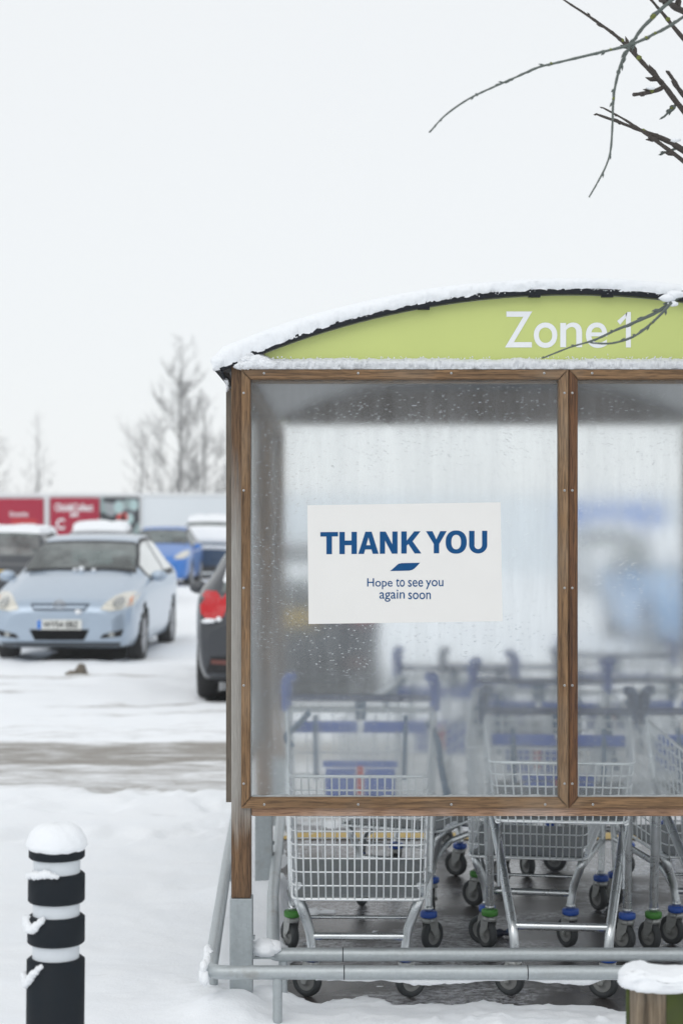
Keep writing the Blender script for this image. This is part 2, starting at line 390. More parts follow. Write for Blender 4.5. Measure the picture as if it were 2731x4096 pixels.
def text_geo(txt, size, bold=0., align='CENTER', space=1.0):
    cu = bpy.data.curves.new('lettering_curve', 'FONT'); cu.body = txt; cu.size = size; cu.align_x = align
    cu.offset = bold; cu.space_character = space; cu.resolution_u = 6
    o = bpy.data.objects.new('lettering_curve', cu); COL.objects.link(o)
    dg = bpy.context.evaluated_depsgraph_get()
    me = bpy.data.meshes.new_from_object(o.evaluated_get(dg))
    V = [v.co.copy() for v in me.vertices]; Fc = [list(p.vertices) for p in me.polygons]
    bpy.data.objects.remove(o); bpy.data.meshes.remove(me); bpy.data.curves.remove(cu)
    return V, Fc
def bounds2(V):
    xs = [v.x for v in V]; ys = [v.y for v in V]
    return min(xs), max(xs), min(ys), max(ys)
def put_text(mb, txt, x0, x1, z0, z1, to, bold=0., mi=0, base_from=None):
    """fit text into box (x0..x1, z0..z1); to(x,z) -> 3D point on the surface"""
    V, Fc = text_geo(txt, 1, bold); a, b, c, d = bounds2(V)
    if not V: return
    mb.add([to(x0 + (v.x - a) / (b - a) * (x1 - x0), z0 + (v.y - c) / (d - c) * (z1 - z0)) for v in V], Fc, mi)

# ------------------------------------------------------------------ camera
cam = bpy.data.cameras.new('camera'); co = bpy.data.objects.new('camera', cam); COL.objects.link(co)
cam.sensor_fit = 'VERTICAL'; cam.sensor_height = 36; cam.sensor_width = 24; cam.lens = F / 4096 * 36
cam.shift_y = (CV - 2048) / 4096
co.location = (0, 0, CH); co.rotation_euler = (R(90), 0, 0); cam.clip_end = 3000; cam.clip_start = .1
cam.dof.use_dof = True; cam.dof.focus_distance = 6.03; cam.dof.aperture_fstop = 2.8
SC.camera = co

# ------------------------------------------------------------------ world and sun (overcast)
w = bpy.data.worlds.new('World'); SC.world = w; w.use_nodes = True
N = NT(w.node_tree); bg = w.node_tree.nodes['Background']
sky = N.n('ShaderNodeTexSky', sky_type='NISHITA', sun_disc=False); sky.sun_elevation = R(38); sky.sun_rotation = R(200)
mx = N.n('ShaderNodeMix', data_type='RGBA'); mx.inputs[0].default_value = .93
N.l(sky.outputs[0], mx.inputs[6]); mx.inputs[7].default_value = (8.75, 8.95, 9.05, 1)
N.l(mx.outputs[2], bg.inputs[0]); bg.inputs[1].default_value = .1
sun = bpy.data.lights.new('sun', 'SUN'); sun.energy = .6; sun.angle = R(40); sun.color = (1, .985, .96)
so = bpy.data.objects.new('sun', sun); COL.objects.link(so); so.rotation_euler = (R(48), 0, R(-25))
SC.view_settings.view_transform = 'Standard'; SC.view_settings.look = 'None'; SC.view_settings.exposure = .09
SC.render.engine = 'CYCLES'; SC.cycles.use_denoising = True; SC.cycles.max_bounces = 14; SC.cycles.transmission_bounces = 12
SC.cycles.transparent_max_bounces = 12; SC.cycles.sample_clamp_indirect = 6; SC.cycles.volume_bounces = 1; SC.cycles.blur_glossy = .2

# ------------------------------------------------------------------ ground
def axis(dense0, dense1, step, lo, hi, grow):
    a = list(np.arange(dense0, dense1 + 1e-6, step))
    x, s = a[-1], step
    while x < hi: s *= grow; x += s; a.append(x)
    x, s = a[0], step; pre = []
    while x > lo: s *= grow; x -= s; pre.append(x)
    return np.array(pre[::-1] + a)
BAY_FAR = 9.75
def bay_mask(x, y):
    n = (fbm(x * 9, y * 9, 4, 1) - .5); n2 = (fbm(x * 2.5, y * 2.5, 3, 3) - .5)
    xl = -.20 - (y - 6.2) * .038 + n * .10 + n2 * .05
    yf = 6.10 + .03 * (1 - sstep(.0, .22, x)) + .09 * np.exp(-((x - .08) / .09) ** 2) + n * .12 + n2 * .05 - .03 * sstep(.5, .75, x) * (1 - sstep(1.05, 1.3, x))
    yb = BAY_FAR + n * .5
    d = np.minimum(np.minimum((x - xl), (y - yf)), (yb - y) * .6)
    return sstep(-.015, .035, d)
def road_dirt(x, y):
    wob = (fbm(x * .25, y * .05, 2, 2) - .5) * .25 + (fbm(x * 1.1, y * 2.2, 4, 6) - .5) * .75
    yy = y + wob
    band = sstep(11.95, 12.3, yy) * (1 - sstep(13.15, 13.45, yy)) * (.72 + .5 * fbm(x * .7, y * 4, 4, 1))
    b2 = .62 * sstep(11.30, 11.40, yy) * (1 - sstep(11.5, 11.62, yy)) * sstep(.3, .6, fbm(x * .8, y * 3, 3, 5) + .1)
    b3 = .72 * sstep(10.45, 11.0, yy) * (1 - sstep(12.1, 12.3, yy)) * (.5 + .9 * fbm(x * .5, y * 6, 4, 3))
    b4 = .35 * sstep(13.2, 13.6, yy) * (1 - sstep(13.8, 15.0, yy))
    near_r = .55 * sstep(9.5, 9.8, y) * (1 - sstep(10.8, 11.2, y)) * sstep(-.45, -.1, x)
    tr = 0
    for (x0, y0, ang, wd, am) in ((-2.9, 18.6, .16, .12, .85), (-4.1, 16.6, .22, .13, .9), (-1.5, 16.0, .35, .12, .8), (-1.25, 15.3, .30, .10, .75), (-3.4, 17.6, .1, .09, .6)):
        ca, sa = math.cos(ang), math.sin(ang)
        p = (x - x0) * ca + (y - y0) * .35 * sa; q = -(x - x0) * sa * .9 + (y - y0) * ca
        tr = np.maximum(tr, am * np.exp(-(q / wd) ** 2) * (1 - sstep(.6, 1.7, np.abs(p))))
    return np.maximum.reduce([band, b2, b3, b4, near_r, tr + 0 * x])
xs = axis(-.75, 2.2, .02, -420, 420, 1.055); ys = axis(5.75, 6.6, .014, -70, 900, 1.012)
X, Y = np.meshgrid(xs, ys, indexing='ij')
bm_ = bay_mask(X, Y); dr_ = road_dirt(X, Y)
lump = fbm(X * 4.5, Y * 4.5, 5, 0)
fine = fbm(X * 22, Y * 22, 4, 4)
nearf = 1 - sstep(9, 14, Y)
big = fbm(X * .55, Y * .55, 3, 6)
prints = sstep(.50, .68, fbm(X * 3.2, Y * 2.0, 4, 7)) * sstep(8.6, 9.6, Y) * (1 - sstep(10.9, 11.4, Y)) * (1 - sstep(-.9, -.3, X))
H = .035 + .030 * (lump - .4) + .010 * (fine - .5) * (1 - .6 * sstep(-.9, -.5, -X) * nearf) + .05 * (big - .5)
H += .014 * (fbm(X * 34, Y * 34, 3, 2) - .5) * sstep(5.7, 5.85, Y) * (1 - sstep(6.4, 6.6, Y)) * sstep(-.9, -.3, X)
H += .03 * sstep(8.4, 9.4, Y) * (1 - sstep(10.9, 11.4, Y)) * (1 - sstep(-.9, -.3, X))
H -= .05 * prints
crumb = sstep(.60, .75, fbm(X * 7, Y * 7, 4, 2))
edge = sstep(5.2, 5.8, Y) * (1 - sstep(6.3, 6.6, Y))
H += (.018 - .010 * sstep(5.85, 5.95, Y)) * crumb * edge * sstep(-.5, -.2, X)
H = H - .012 * sstep(-.3, -.1, X) * sstep(5.9, 6.0, Y) * (1 - sstep(6.5, 6.7, Y))
# drifts heaped against posts and rails
for (px, py, r, a) in ((-.34, 5.96, .10, .045), (-.42, 5.93, .12, .05), (-.47, 6.2, .12, .03), (-.24, 6.12, .10, .05), (-.36, 7.75, .25, .06), (.12, 6.02, .1, .004)):
    H += a * np.exp(-((X - px) ** 2 + (Y - py) ** 2) / r ** 2)
# ruts of the road
ry = fbm(X * .5, Y * 9, 4, 3)
H = H * (1 - .65 * dr_) + dr_ * (.055 * (ry - .5))
H = H + sstep(13.3, 14.2, Y) * (1 - sstep(26, 34, Y)) * (.055 * (fbm(X * 1.3 + Y * .3, Y * .8, 4, 2) - .45) + .05 * (fbm(X * 3.5 + Y * .6, Y * 1.6, 3, 5) - .5))
H = np.where(Y > 15, H + .05 * sstep(15, 19, Y) * (fbm(X * .35, Y * .35, 3, 1) - .45), H)
H = np.where(dr_ < .75, np.maximum(H, .006), np.maximum(H, .002))
under = 0
for (x0, x1, y0, y1) in ((-3.95, -2.50, 20.45, 24.3), (-.1 - 1.25, .30, 16.2, 20.0), (-5.3, -3.8, 45.3, 48.5), (-5.9, -4.2, 25.2, 29)):
    wv = (fbm(X * 2.2, Y * 1.1, 3, 5) - .5) * .5
    under = np.maximum(under, sstep(0, .25, np.minimum(np.minimum(X - x0, x1 - X), (np.minimum(Y - y0, y1 - Y)) * .7) + wv))
bm2_ = np.maximum(bm_, under)
H = H * (1 - bm2_) - .035 * bm2_
H = np.maximum(H, -.04)
# scattered slush crumbs on the wet bay
cr = sstep(.66, .74, fbm(X * 11, Y * 14, 3, 5)) * sstep(.42, .55, fbm(X * 1.3, Y * 1.1, 2, 4)) * (sstep(6.15, 6.3, Y))
leftw = np.exp(-((X + .2) / .5) ** 2) * .8 + .25
H = np.maximum(H, bm_ * (-.02 + .030 * cr * np.clip(leftw, 0, 1)))
nx, ny = X.shape
idx = np.arange(nx * ny).reshape(nx, ny)
quads = np.stack([idx[:-1, :-1], idx[1:, :-1], idx[1:, 1:], idx[:-1, 1:]], -1).reshape(-1, 4)
V = np.stack([X, Y, H], -1).reshape(-1, 3)
me = bpy.data.meshes.new('snow_ground'); me.vertices.add(len(V)); me.vertices.foreach_set('co', V.ravel())
me.loops.add(quads.size); me.loops.foreach_set('vertex_index', quads.ravel().astype(np.int32))
me.polygons.add(len(quads)); me.polygons.foreach_set('loop_start', np.arange(0, quads.size, 4).astype(np.int32))
me.polygons.foreach_set('use_smooth', np.ones(len(quads), bool)); me.update(calc_edges=True)
at = me.attributes.new('dirt', 'FLOAT', 'POINT')
dirt = np.maximum(dr_, .55 * cr * bm_ * .5)
at.data.foreach_set('value', dirt.ravel().astype(np.float32)); me.materials.append(snow_g)
o = bpy.data.objects.new('snow_ground', me); COL.objects.link(o); tag(o, kind='structure')
mb = MB(); mb.add([(-450, -80, 0), (450, -80, 0), (450, 950, 0), (-450, 950, 0)], [(0, 1, 2, 3)])
tag(mb.build('asphalt_ground', asph), kind='structure')
mb = MB(); mb.add([(-.34, 9.33, .006), (6, 9.33, .006), (6, 9.52, .006), (-.34, 9.52, .006)], [(0, 1, 2, 3)])
tag(mb.build('yellow_road_marking', yellow_p), kind='structure')

# ------------------------------------------------------------------ shelter
D0 = 6.00
def U(u, D=D0): return (u - CU) * D / F
def Zv(v, D=D0): return CH - (v - CV) * D / F
shel = empty('trolley_shelter', (0, 6.0, 0), 0, 'timber framed trolley shelter with wet frosted panes and a snow covered curved roof', 'trolley shelter')
def part(mb, name, mats, parent=shel):
    o = mb.build(name, mats); o.parent = parent
    M = Matrix.Identity(4); q = parent
    while q: M = Matrix.Translation(-q.location) @ M; q = q.parent
    o.location = M.translation
    return o
XL, XR = U(925), U(1003)
XC = U(2271.5); XL2 = 2 * XC - XL; XR2 = 2 * XC - XR     # mirrored right-hand post
Zj = Zv(3595)
post_tops = Zv(1462)
for (a, b) in ((XL, XR), (XR2, XL2)):
    for k, dy in enumerate((6.004, 7.76, 9.53)):
        m = MB(); m.box(a, b, dy, dy + .068, Zj + .001, post_tops if k == 0 else 2.2, 0, .004)
        p = part(m, 'post', wood_post if a == XL and k == 0 else wood_v)
        s = MB(); s.box(a - .005, b + .005, dy - .005, dy + .073, -.1, Zj, 0, .003)
        s.box(b + .005, b + .013, dy + .02, dy + .034, .262, .276, 0)
        part(s, 'metal_shoe', galv2, p)
# front panel battens (mitred)
def batten_frame(u0, u1, v0, v1, wl, wr, wt, wb, D=5.985, th=.030, mats=None):
    x0, x1, z1, z0 = U(u0), U(u1), Zv(v0), Zv(v1)
    a, b, t, c = wl * D0 / F, wr * D0 / F, wt * D0 / F, wb * D0 / F
    sides = {'top': [(x0, z1), (x1, z1), (x1 - b, z1 - t), (x0 + a, z1 - t)],
             'bottom': [(x0, z0), (x0 + a, z0 + c), (x1 - b, z0 + c), (x1, z0)],
             'left': [(x0, z0), (x0, z1), (x0 + a, z1 - t), (x0 + a, z0 + c)],
             'right': [(x1, z0), (x1 - b, z0 + c), (x1 - b, z1 - t), (x1, z1)]}
    for k, pts in sides.items():
        cx = sum(p[0] for p in pts) / 4; cz = sum(p[1] for p in pts) / 4
        g = .0009
        pts = [(x + (g if x < cx else -g), z + (g if z < cz else -g)) for x, z in pts]
        bmm = bmesh.new()
        f = [bmm.verts.new((x, D, z)) for x, z in pts]; bk = [bmm.verts.new((x, D + th, z)) for x, z in pts]
        bmm.faces.new(f); bmm.faces.new(bk[::-1])
        for i in range(4): bmm.faces.new([f[i], bk[i], bk[(i + 1) % 4], f[(i + 1) % 4]])
        bmesh.ops.recalc_face_normals(bmm, faces=bmm.faces[:])
        fe = [e for e in bmm.edges if all(v in f for v in e.verts)]
        bmesh.ops.bevel(bmm, geom=fe, offset=.0028, segments=2, affect='EDGES')
        m = MB(); m.bm(bmm, 0)
        def screw(u, v):
            Mx = Matrix.Translation((U(u), D - .0008, Zv(v))) @ Matrix.Rotation(R(90), 4, 'X')
            m.lathe([(0, .0016), (.0030, .0016), (.0044, .0002), (.0044, -.001)], 10, 1, Mx)
            m.box(U(u) - .0018, U(u) + .0018, D - .0028, D - .0022, Zv(v) - .0007, Zv(v) + .0007, 2)
        for (u, v) in SCREWS.get((u0, k), []): screw(u, v)
        part(m, 'batten', [mats[k] if mats else (wood_h if k in ('top', 'bottom') else wood_v), screw_m, black_m])
VS = (1573, 1962, 2351, 2740, 3132)
SCREWS = {(965, 'top'): [(u, 1494) for u in (1057, 1432, 1803, 2173)], (965, 'bottom'): [(u, 3215) for u in (1058, 1432, 1803, 2177)],
          (965, 'left'): [(976, v) for v in VS], (965, 'right'): [(2254, v) for v in VS],
          (2272, 'left'): [(2285, v) for v in VS], (2272, 'top'): [(2364, 1494), (2736, 1494), (3108, 1494)], (2272, 'bottom'): [(2367, 3215), (2739, 3215)]}
batten_frame(965, 2271, 1478, 3232, 38, 40, 41, 45)
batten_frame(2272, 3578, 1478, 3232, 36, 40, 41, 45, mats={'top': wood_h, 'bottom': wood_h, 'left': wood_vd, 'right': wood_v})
for (u0, u1) in ((985, 2252), (2290, 3560)):
    m = MB(); m.box(U(u0), U(u1), 6.0165, 6.0205, Zv(3205), Zv(1495))
    part(m, 'window_pane', pane_m)
    # ice sludge gathered along the lower pane edge
    m = MB(); n = 130
    xsn = np.linspace(U(u0) + .02, U(u1) - .02, n)
    hh = .002 + .012 * fbm(xsn * 28, xsn * 0 + u0, 4, 2)
    zb = Zv(3232) + 45 * D0 / F - .004
    V = []
    for i in range(n):
        V += [(xsn[i], 6.006, zb), (xsn[i], 6.008, zb + hh[i] * .8), (xsn[i], 6.0155, zb + hh[i])]
    Fc = [(i * 3 + k, (i + 1) * 3 + k, (i + 1) * 3 + k + 1, i * 3 + k + 1) for i in range(n - 1) for k in range(2)]
    m.add(V, Fc, 0, True); part(m, 'ice_edge', ice_m)
# beam under the panes and head beam behind the battens
m = MB(); m.box(U(1003) + .001, XR2 - .001, 6.012, 6.058, Zv(3268), Zv(3233), 0, .007); part(m, 'bottom_beam', wood_beam)
m = MB(); m.box(XR + .001, XR2 - .001, 6.026, 6.08, Zv(1530), Zv(1476), 0, .003); part(m, 'head_beam', wood_h)
m = MB(); m.box(XC - .03, XC + .03, 6.026, 6.07, Zv(3230), Zv(1531), 0, .003); part(m, 'centre_stud', wood_v)
# side walls
for sgn, xo in ((-1, XL), (1, XL2)):
    for (y0, y1) in ((6.075, 7.757), (7.831, 9.527)):
        z0, z1 = Zv(3225), 2.15
        m = MB()
        xa, xb = sorted((xo + sgn * .003, xo + sgn * .023))
        m.box(xa, xb, y0 + .01, y0 + .055, z0, z1); m.box(xa, xb, y1 - .045, y1, z0, z1)
        m.box(xa, xb, y0 + .056, y1 - .046, z1 - .04, z1); m.box(xa, xb, y0 + .056, y1 - .046, z0, z0 + .04)
        part(m, 'side_frame', wood_side)
        xm = xo - sgn * .018
        m = MB(); m.box(xm - .002, xm + .002, y0, y1, z0 + .01, z1 - .01); part(m, 'side_pane', pane_m)
        m = MB(); m.box(min(xo, xo - sgn * .06), max(xo, xo - sgn * .06), y0, y1, 2.151, 2.20); part(m, 'side_rail', wood_y)
# roof: barrel vault, front edge
Rr = 3347 * D0 / F; zc = Zv(1178) - Rr; ang_e = math.asin(1400 / 3347.)
xa0 = U(2285)
def arc(a, r): return (xa0 + r * math.sin(a), zc + r * math.cos(a))
YF, YB = 5.982, 9.66
m = MB(); n = 64
ins = [arc(-ang_e + 2 * ang_e * i / n, Rr) for i in range(n + 1)]; outs = [arc(-ang_e + 2 * ang_e * i / n, Rr + .017) for i in range(n + 1)]
V = [(x, y, z) for y in (YF + .03, YB - .03) for (x, z) in ins] + [(x, y, z) for y in (YF + .03, YB - .03) for (x, z) in outs]
q = n + 1
Fc = [(i, i + 1, q + i + 1, q + i) for i in range(n)] + [(2 * q + i + 1, 2 * q + i, 3 * q + i, 3 * q + i + 1) for i in range(n)]
m.add(V, Fc, 0, True); roof = part(m, 'roof', roof_m)
for (ya, yb) in ((YF, YF + .029), (YB - .029, YB)):
    m = MB()
    ins2 = [arc(-ang_e + 2 * ang_e * i / n, Rr - .001) for i in range(n + 1)]; o2 = [arc(-ang_e + 2 * ang_e * i / n, Rr + .019) for i in range(n + 1)]
    for i in range(n):
        p = [ins2[i], ins2[i + 1], o2[i + 1], o2[i]]
        V = [(x, ya, z) for x, z in p] + [(x, yb, z) for x, z in p]
        m.add(V, [(0, 1, 2, 3), (7, 6, 5, 4), (0, 4, 5, 1), (3, 2, 6, 7)], 0, False)
    for a in (-.178, -.045, .042, .18):        # small clips below the trim
        x, z = arc(a, Rr - .004); m.box(x - .02, x + .02, ya + .002, ya + .02, z - .004, z + .006)
    part(m, 'roof_edge_trim', black_m, roof)
# eave drip strip at both sides
for sg in (-1, 1):
    x, z = arc(sg * ang_e, Rr + .008); m = MB()
    m.prism([(x - sg * .002, z + .010), (x + sg * .003, z + .010), (x - sg * .014, z - .036), (x - sg * .018, z - .036)], YF, YB); part(m, 'eave_strip', black_m, roof)
    x2, z2 = arc(sg * (ang_e - .012), Rr - .012); m = MB()
    m.prism([(x2, z2 + .004), (x2 + sg * .010, z2 - .004), (x2 + sg * .002, z2 - .03), (x2 - sg * .004, z2 - .03)], YF + .05, YB - .05); part(m, 'gutter', roof_m, roof)
# gable panels
def gable(y0, y1, zbot, name='gable_panel'):
    a1 = math.acos(min(1, (zbot - zc) / (Rr - .002))); pts = [arc(-a1 + 2 * a1 * i / 40, Rr - .002) for i in range(41)]
    mm = MB(); mm.prism(pts, y0, y1); return part(mm, name, green_m)
gp = gable(6.014, 6.020, Zv(1440, 6.014))
gable(9.56, 9.566, 2.222)
m = MB(); m.box(XR + .01, XR2 - .01, 9.52, 9.545, 2.205, 2.40); part(m, 'far_head_beam', wood('dark_wet_timber', 0, (.17, .115, .09), (.09, .058, .045)))
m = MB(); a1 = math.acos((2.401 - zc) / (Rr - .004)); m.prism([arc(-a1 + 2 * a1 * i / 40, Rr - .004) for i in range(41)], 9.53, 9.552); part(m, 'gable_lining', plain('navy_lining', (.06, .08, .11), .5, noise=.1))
m = MB()
DG = 6.014
tz = lambda x, z: (x, DG - .0015, z)
gl = (('Z', 2018, 2127, 1246, 1390), ('o', 2133, 2227, 1290, 1392), ('n', 2239, 2326, 1290, 1389), ('e', 2341, 2427, 1290, 1392), ('1', 2466, 2521, 1248, 1390))
for ch, ua, ub, va, vb in gl[:4]: put_text(m, ch, U(ua, DG), U(ub, DG), Zv(vb, DG), Zv(va, DG), tz, .008)
m.add([tz(U(u, DG), Zv(v, DG)) for u, v in ((2501, 1390), (2521, 1390), (2521, 1248), (2507, 1248), (2501, 1254))], [(0, 1, 2, 3, 4)])
m.add([tz(U(u, DG), Zv(v, DG)) for u, v in ((2501, 1254), (2507, 1248), (2501, 1272), (2478, 1299), (2466, 1284))], [(0, 1, 2), (0, 2, 3, 4)])
part(m, 'zone_lettering', white_t, gp)
# snow on the roof : lumpy shell with crumbling front lip
na, nyy = 420, 26
A = np.linspace(-ang_e - .008, ang_e + .008, na)
t01 = (A + ang_e) / (2 * ang_e)
th = .035 + .022 * (np.abs(A) / ang_e) ** 1.2 + .004 * (fbm(A * 14, A * 0, 3, 1) - .5)
th *= np.sqrt(np.clip((A + ang_e + .008) / .022, 0, 1)) * .95 + .05
th *= np.sqrt(np.clip((-A + ang_e + .008) / .022, 0, 1)) * .95 + .05
prof = []
rows = [(-.0, .0), (-.004, .10), (-.009, .3), (-.011, .5), (-.008, .7), (.0, .86), (.012, .96), (.03, 1.0)]
yrest = list(np.linspace(.10, YB - YF - .05, 14)); 
V = []; NR = len(rows) + len(yrest) + 1
for i, a in enumerate(A):
    for j in range(NR):
        if j < len(rows): dy, fr = rows[j]
        elif j < len(rows) + len(yrest): dy, fr = yrest[j - len(rows)], 1
        else: dy, fr = YB - YF, .0
        nz = (float(fbm(a * 95 + 3, j * .7 + dy * 14, 4, 3)) - .5); n2 = float(fbm(a * 240, j * 1.3, 3, 5)) - .5
        droop = max(0, float(fbm(a * 60, 2.2, 3, 2)) - .40) * .034 if fr < .2 and j < len(rows) else 0
        y = YF + dy + (nz * .011 + n2 * .011) * (1 if j < len(rows) else 0)
        r = Rr + .0195 - .009 * min(1, abs(a) / ang_e * 1.15) * (1 - fr) + th[i] * fr + nz * .004 + n2 * (.006 if j < 5 else .002) - droop * (.7 if j == 0 else .35)
        if j < len(rows) and fr < .2: r = max(r, Rr + .004)
        x, z = arc(a, r); V.append((x, y, z))
Fc = [(i * NR + j, (i + 1) * NR + j, (i + 1) * NR + j + 1, i * NR + j + 1) for i in range(na - 1) for j in range(NR - 1)]
m = MB(); m.add(V, Fc, 0, True)
rng = random.Random(3)
for k in range(420):      # loose flakes clinging to the lip
    a = rng.uniform(-ang_e, ang_e); r = Rr + .017 + rng.gauss(.0, .004); x, z = arc(a, r); s = rng.uniform(.0010, .0022)
    m.blob((x, YF - .006 + rng.uniform(-.004, .004), z), (s, s, s), k, .4, 1)
for k in range(14):       # rounded bulge at the left eave
    a = -ang_e + .001 + rng.uniform(-.003, .006); x, z = arc(a, Rr + .024 + rng.uniform(0, .016))
    m.blob((x, YF + rng.uniform(-.003, .05), z), (.022, .02, .018), k, .22, 2)
for (u, v, rx, rz_) in ((962, 1466, .022, .010), (985, 1458, .030, .017), (1010, 1450, .032, .021), (1030, 1446, .034, .022), (1052, 1452, .032, .018), (990, 1440, .024, .014), (1078, 1458, .03, .014)):
    q = P(u, v, 5.985); m.blob(q, (rx, .026, rz_), u * .37, .30, 4, 0, 5.5)
part(m, 'roof_snow', snow, roof)
m = MB()
for k in range(7):
    x, z = arc(-ang_e + .004, Rr - .022); m.blob((x - .002 + rng.uniform(-.003, .006), YF + .04 + rng.uniform(0, .03), z - .012 - k * .006), (.007 - k * .0006, .012, .008), k, .3, 1)
part(m, 'icicle', snow_f, roof)
# snow on the ledge below the gable
n = 460; xs_ = np.linspace(U(952), U(3600), n); V = []
rows = [(.0, -.001), (-.006, .2), (-.010, .45), (-.006, .7), (.006, .9), (.02, 1.0), (.036, 1.02)]
for i, x in enumerate(xs_):
    hgt = .036 + .012 * (float(fbm(x * 11, 1.5, 3, 4)) - .5) + .006 * (float(fbm(x * 60, .3, 3, 1)) - .5) + .040 * math.exp(-((x - U(985)) / .060) ** 2)
    for j, (dy, fr) in enumerate(rows):
        nz = float(fbm(x * 70, j * 1.7, 4, 2)) - .5; n2 = float(fbm(x * 170, j * 1.1 + 7, 3, 6)) - .5
        V.append((x, 5.985 + dy + nz * .020 + n2 * .012, Zv(1478) + .0005 + hgt * fr + (nz * .008 + n2 * .006) * (1 if j else .6)))
m = MB(); k_ = len(rows)
m.add(V, [(i * k_ + j, (i + 1) * k_ + j, (i + 1) * k_ + j + 1, i * k_ + j + 1) for i in range(n - 1) for j in range(k_ - 1)], 0, True)
for k in range(700):
    x = rng.uniform(U(965), U(2800)); s = rng.uniform(.001, .003)
    m.blob((x, 5.982 + rng.uniform(-.006, .004), Zv(1478) + rng.uniform(.001, .042)), (s, s, s), k, .4, 1)
m.blob((U(2428, 6.02), 6.02, Zv(1420, 6.02)), (.006, .006, .018), 3, .3, 2)
part(m, 'ledge_snow', snow_f)

# ------------------------------------------------------------------ thank-you sign on the pane
sg = empty('thank_you_sign', (U(1618), 6.012, Zv(2252)), 0, 'white THANK YOU sign with blue lettering stuck on the large frosted pane', 'sign')
Ds = 6.0125
def S(u, v): return (U(u, Ds), Zv(v, Ds))
m = MB(); m.prism([S(1229, 2021), S(1234, 2496), S(2009, 2485), S(2001, 2009)][::1], 6.0125, 6.0160)
part(m, 'board', sign_m, sg)
rot = math.radians(.78)
def slope(u): return -(u - 1281) * math.tan(rot) * .62
LET = {'T': [[(0,.80),(0,1),(.82,1),(.82,.80),(.54,.80),(.54,0),(.28,0),(.28,.80)]],
       'H': [[(0,0),(0,1),(.25,1),(.25,.61),(.56,.61),(.56,1),(.81,1),(.81,0),(.56,0),(.56,.40),(.25,.40),(.25,0)]],
       'N': [[(0,0),(0,1),(.27,1),(.58,.42),(.58,1),(.82,1),(.82,0),(.56,0),(.24,.60),(.24,0)]],
       'K': [[(0,0),(0,1),(.25,1),(.25,.58),(.60,1),(.89,1),(.52,.55),(.93,0),(.62,0),(.33,.43),(.25,.36),(.25,0)]],
       'Y': [[(0,1),(.30,1),(.48,.63),(.66,1),(.96,1),(.61,.42),(.61,0),(.36,0),(.36,.42)]]}
def fill(mb, loops, to, mi=0):
    bm = bmesh.new(); es = []
    for lp in loops:
        vs = [bm.verts.new((x, z, 0)) for x, z in lp]
        es += [bm.edges.new((vs[i], vs[(i + 1) % len(vs)])) for i in range(len(vs))]
    bmesh.ops.triangle_fill(bm, use_beauty=True, edges=es, normal=(0, 0, 1))
    bm.verts.index_update()
    mb.add([to(v.co.x, v.co.y) for v in bm.verts], [[v.index for v in f.verts] for f in bm.faces], mi); bm.free()
def ell(cx, cz, rx, rz, n=40, p=2.25): 
    out = []
    for i in range(n):
        a = 2 * math.pi * i / n; c, s_ = math.cos(a), math.sin(a)
        out.append((cx + rx * math.copysign(abs(c) ** (2 / p), c), cz + rz * math.copysign(abs(s_) ** (2 / p), s_)))
    return out
m = MB()
CAP = 88.5
for ch, off in (('T', 0), ('H', .885), ('A', 1.76), ('N', 2.76), ('K', 3.755), ('Y', 4.90), ('O', 5.81), ('U', 6.90)):
    def to(x, z, off=off):
        u = 1281 + (off + x) * 86.1; v = 2217 - z * CAP + slope(u); a, b = S(u, v); return (a, Ds - .0008, b)
    if ch == 'A': lp = [[(0,0),(.33,1),(.62,1),(.94,0),(.67,0),(.61,.20),(.32,.20),(.26,0)], [(.37,.39),(.56,.39),(.47,.74)]]
    elif ch == 'O': lp = [ell(.49, .5, .49, .525), ell(.49, .5, .225, .33)]
    elif ch == 'U':
        o_ = [(0, 1), (0, .36)] + [(.42 - .42 * math.cos(a), .36 - .385 * math.sin(a)) for a in np.linspace(.15, math.pi - .15, 14)] + [(.84, .36), (.84, 1), (.60, 1), (.60, .38)]
        i_ = [(.42 + .18 * math.cos(a), .36 - .19 * math.sin(a)) for a in np.linspace(.15, math.pi - .15, 10)]
        lp = [o_ + i_ + [(.25, .38), (.25, 1)]]
    else: lp = LET[ch]
    fill(m, lp, to)
sw = [(1559, 2284), (1572, 2274), (1586, 2261), (1594, 2255), (1606, 2252.5), (1679, 2251), (1668, 2263), (1657, 2274), (1648, 2279.5), (1636, 2282.5)]
fill(m, [[(u, -v) for u, v in sw]], lambda u, z: (S(u, -z)[0], Ds - .0008, S(u, -z)[1]))
tt = lambda x, z: (x, Ds - .0008, z)
for words, va, vb in (((('Hope', 1468, 1569), ('to', 1583, 1618), ('see', 1631, 1691), ('you', 1702, 1772)), 2313, 2354), ((('again', 1517, 1618), ('soon', 1632, 1722)), 2368, 2407)):
    for wd, ua, ub in words:
        d = sum(c in 'gyp' for c in wd) > 0; asc = wd[0] in 'Ht'
        base = (2347 if va < 2350 else 2397) + slope(1500) * 0; xh = base - 27; top = base - 34 if wd[0] == 'H' else (base - 33 if wd == 'to' else (base - 38 if wd == 'again' else xh))
        put_text(m, wd, *[S(x, 0)[0] for x in (ua, ub)], S(0, base + (10 if d else 0))[1], S(0, top)[1], tt, .004)
part(m, 'lettering', blue_t, sg)

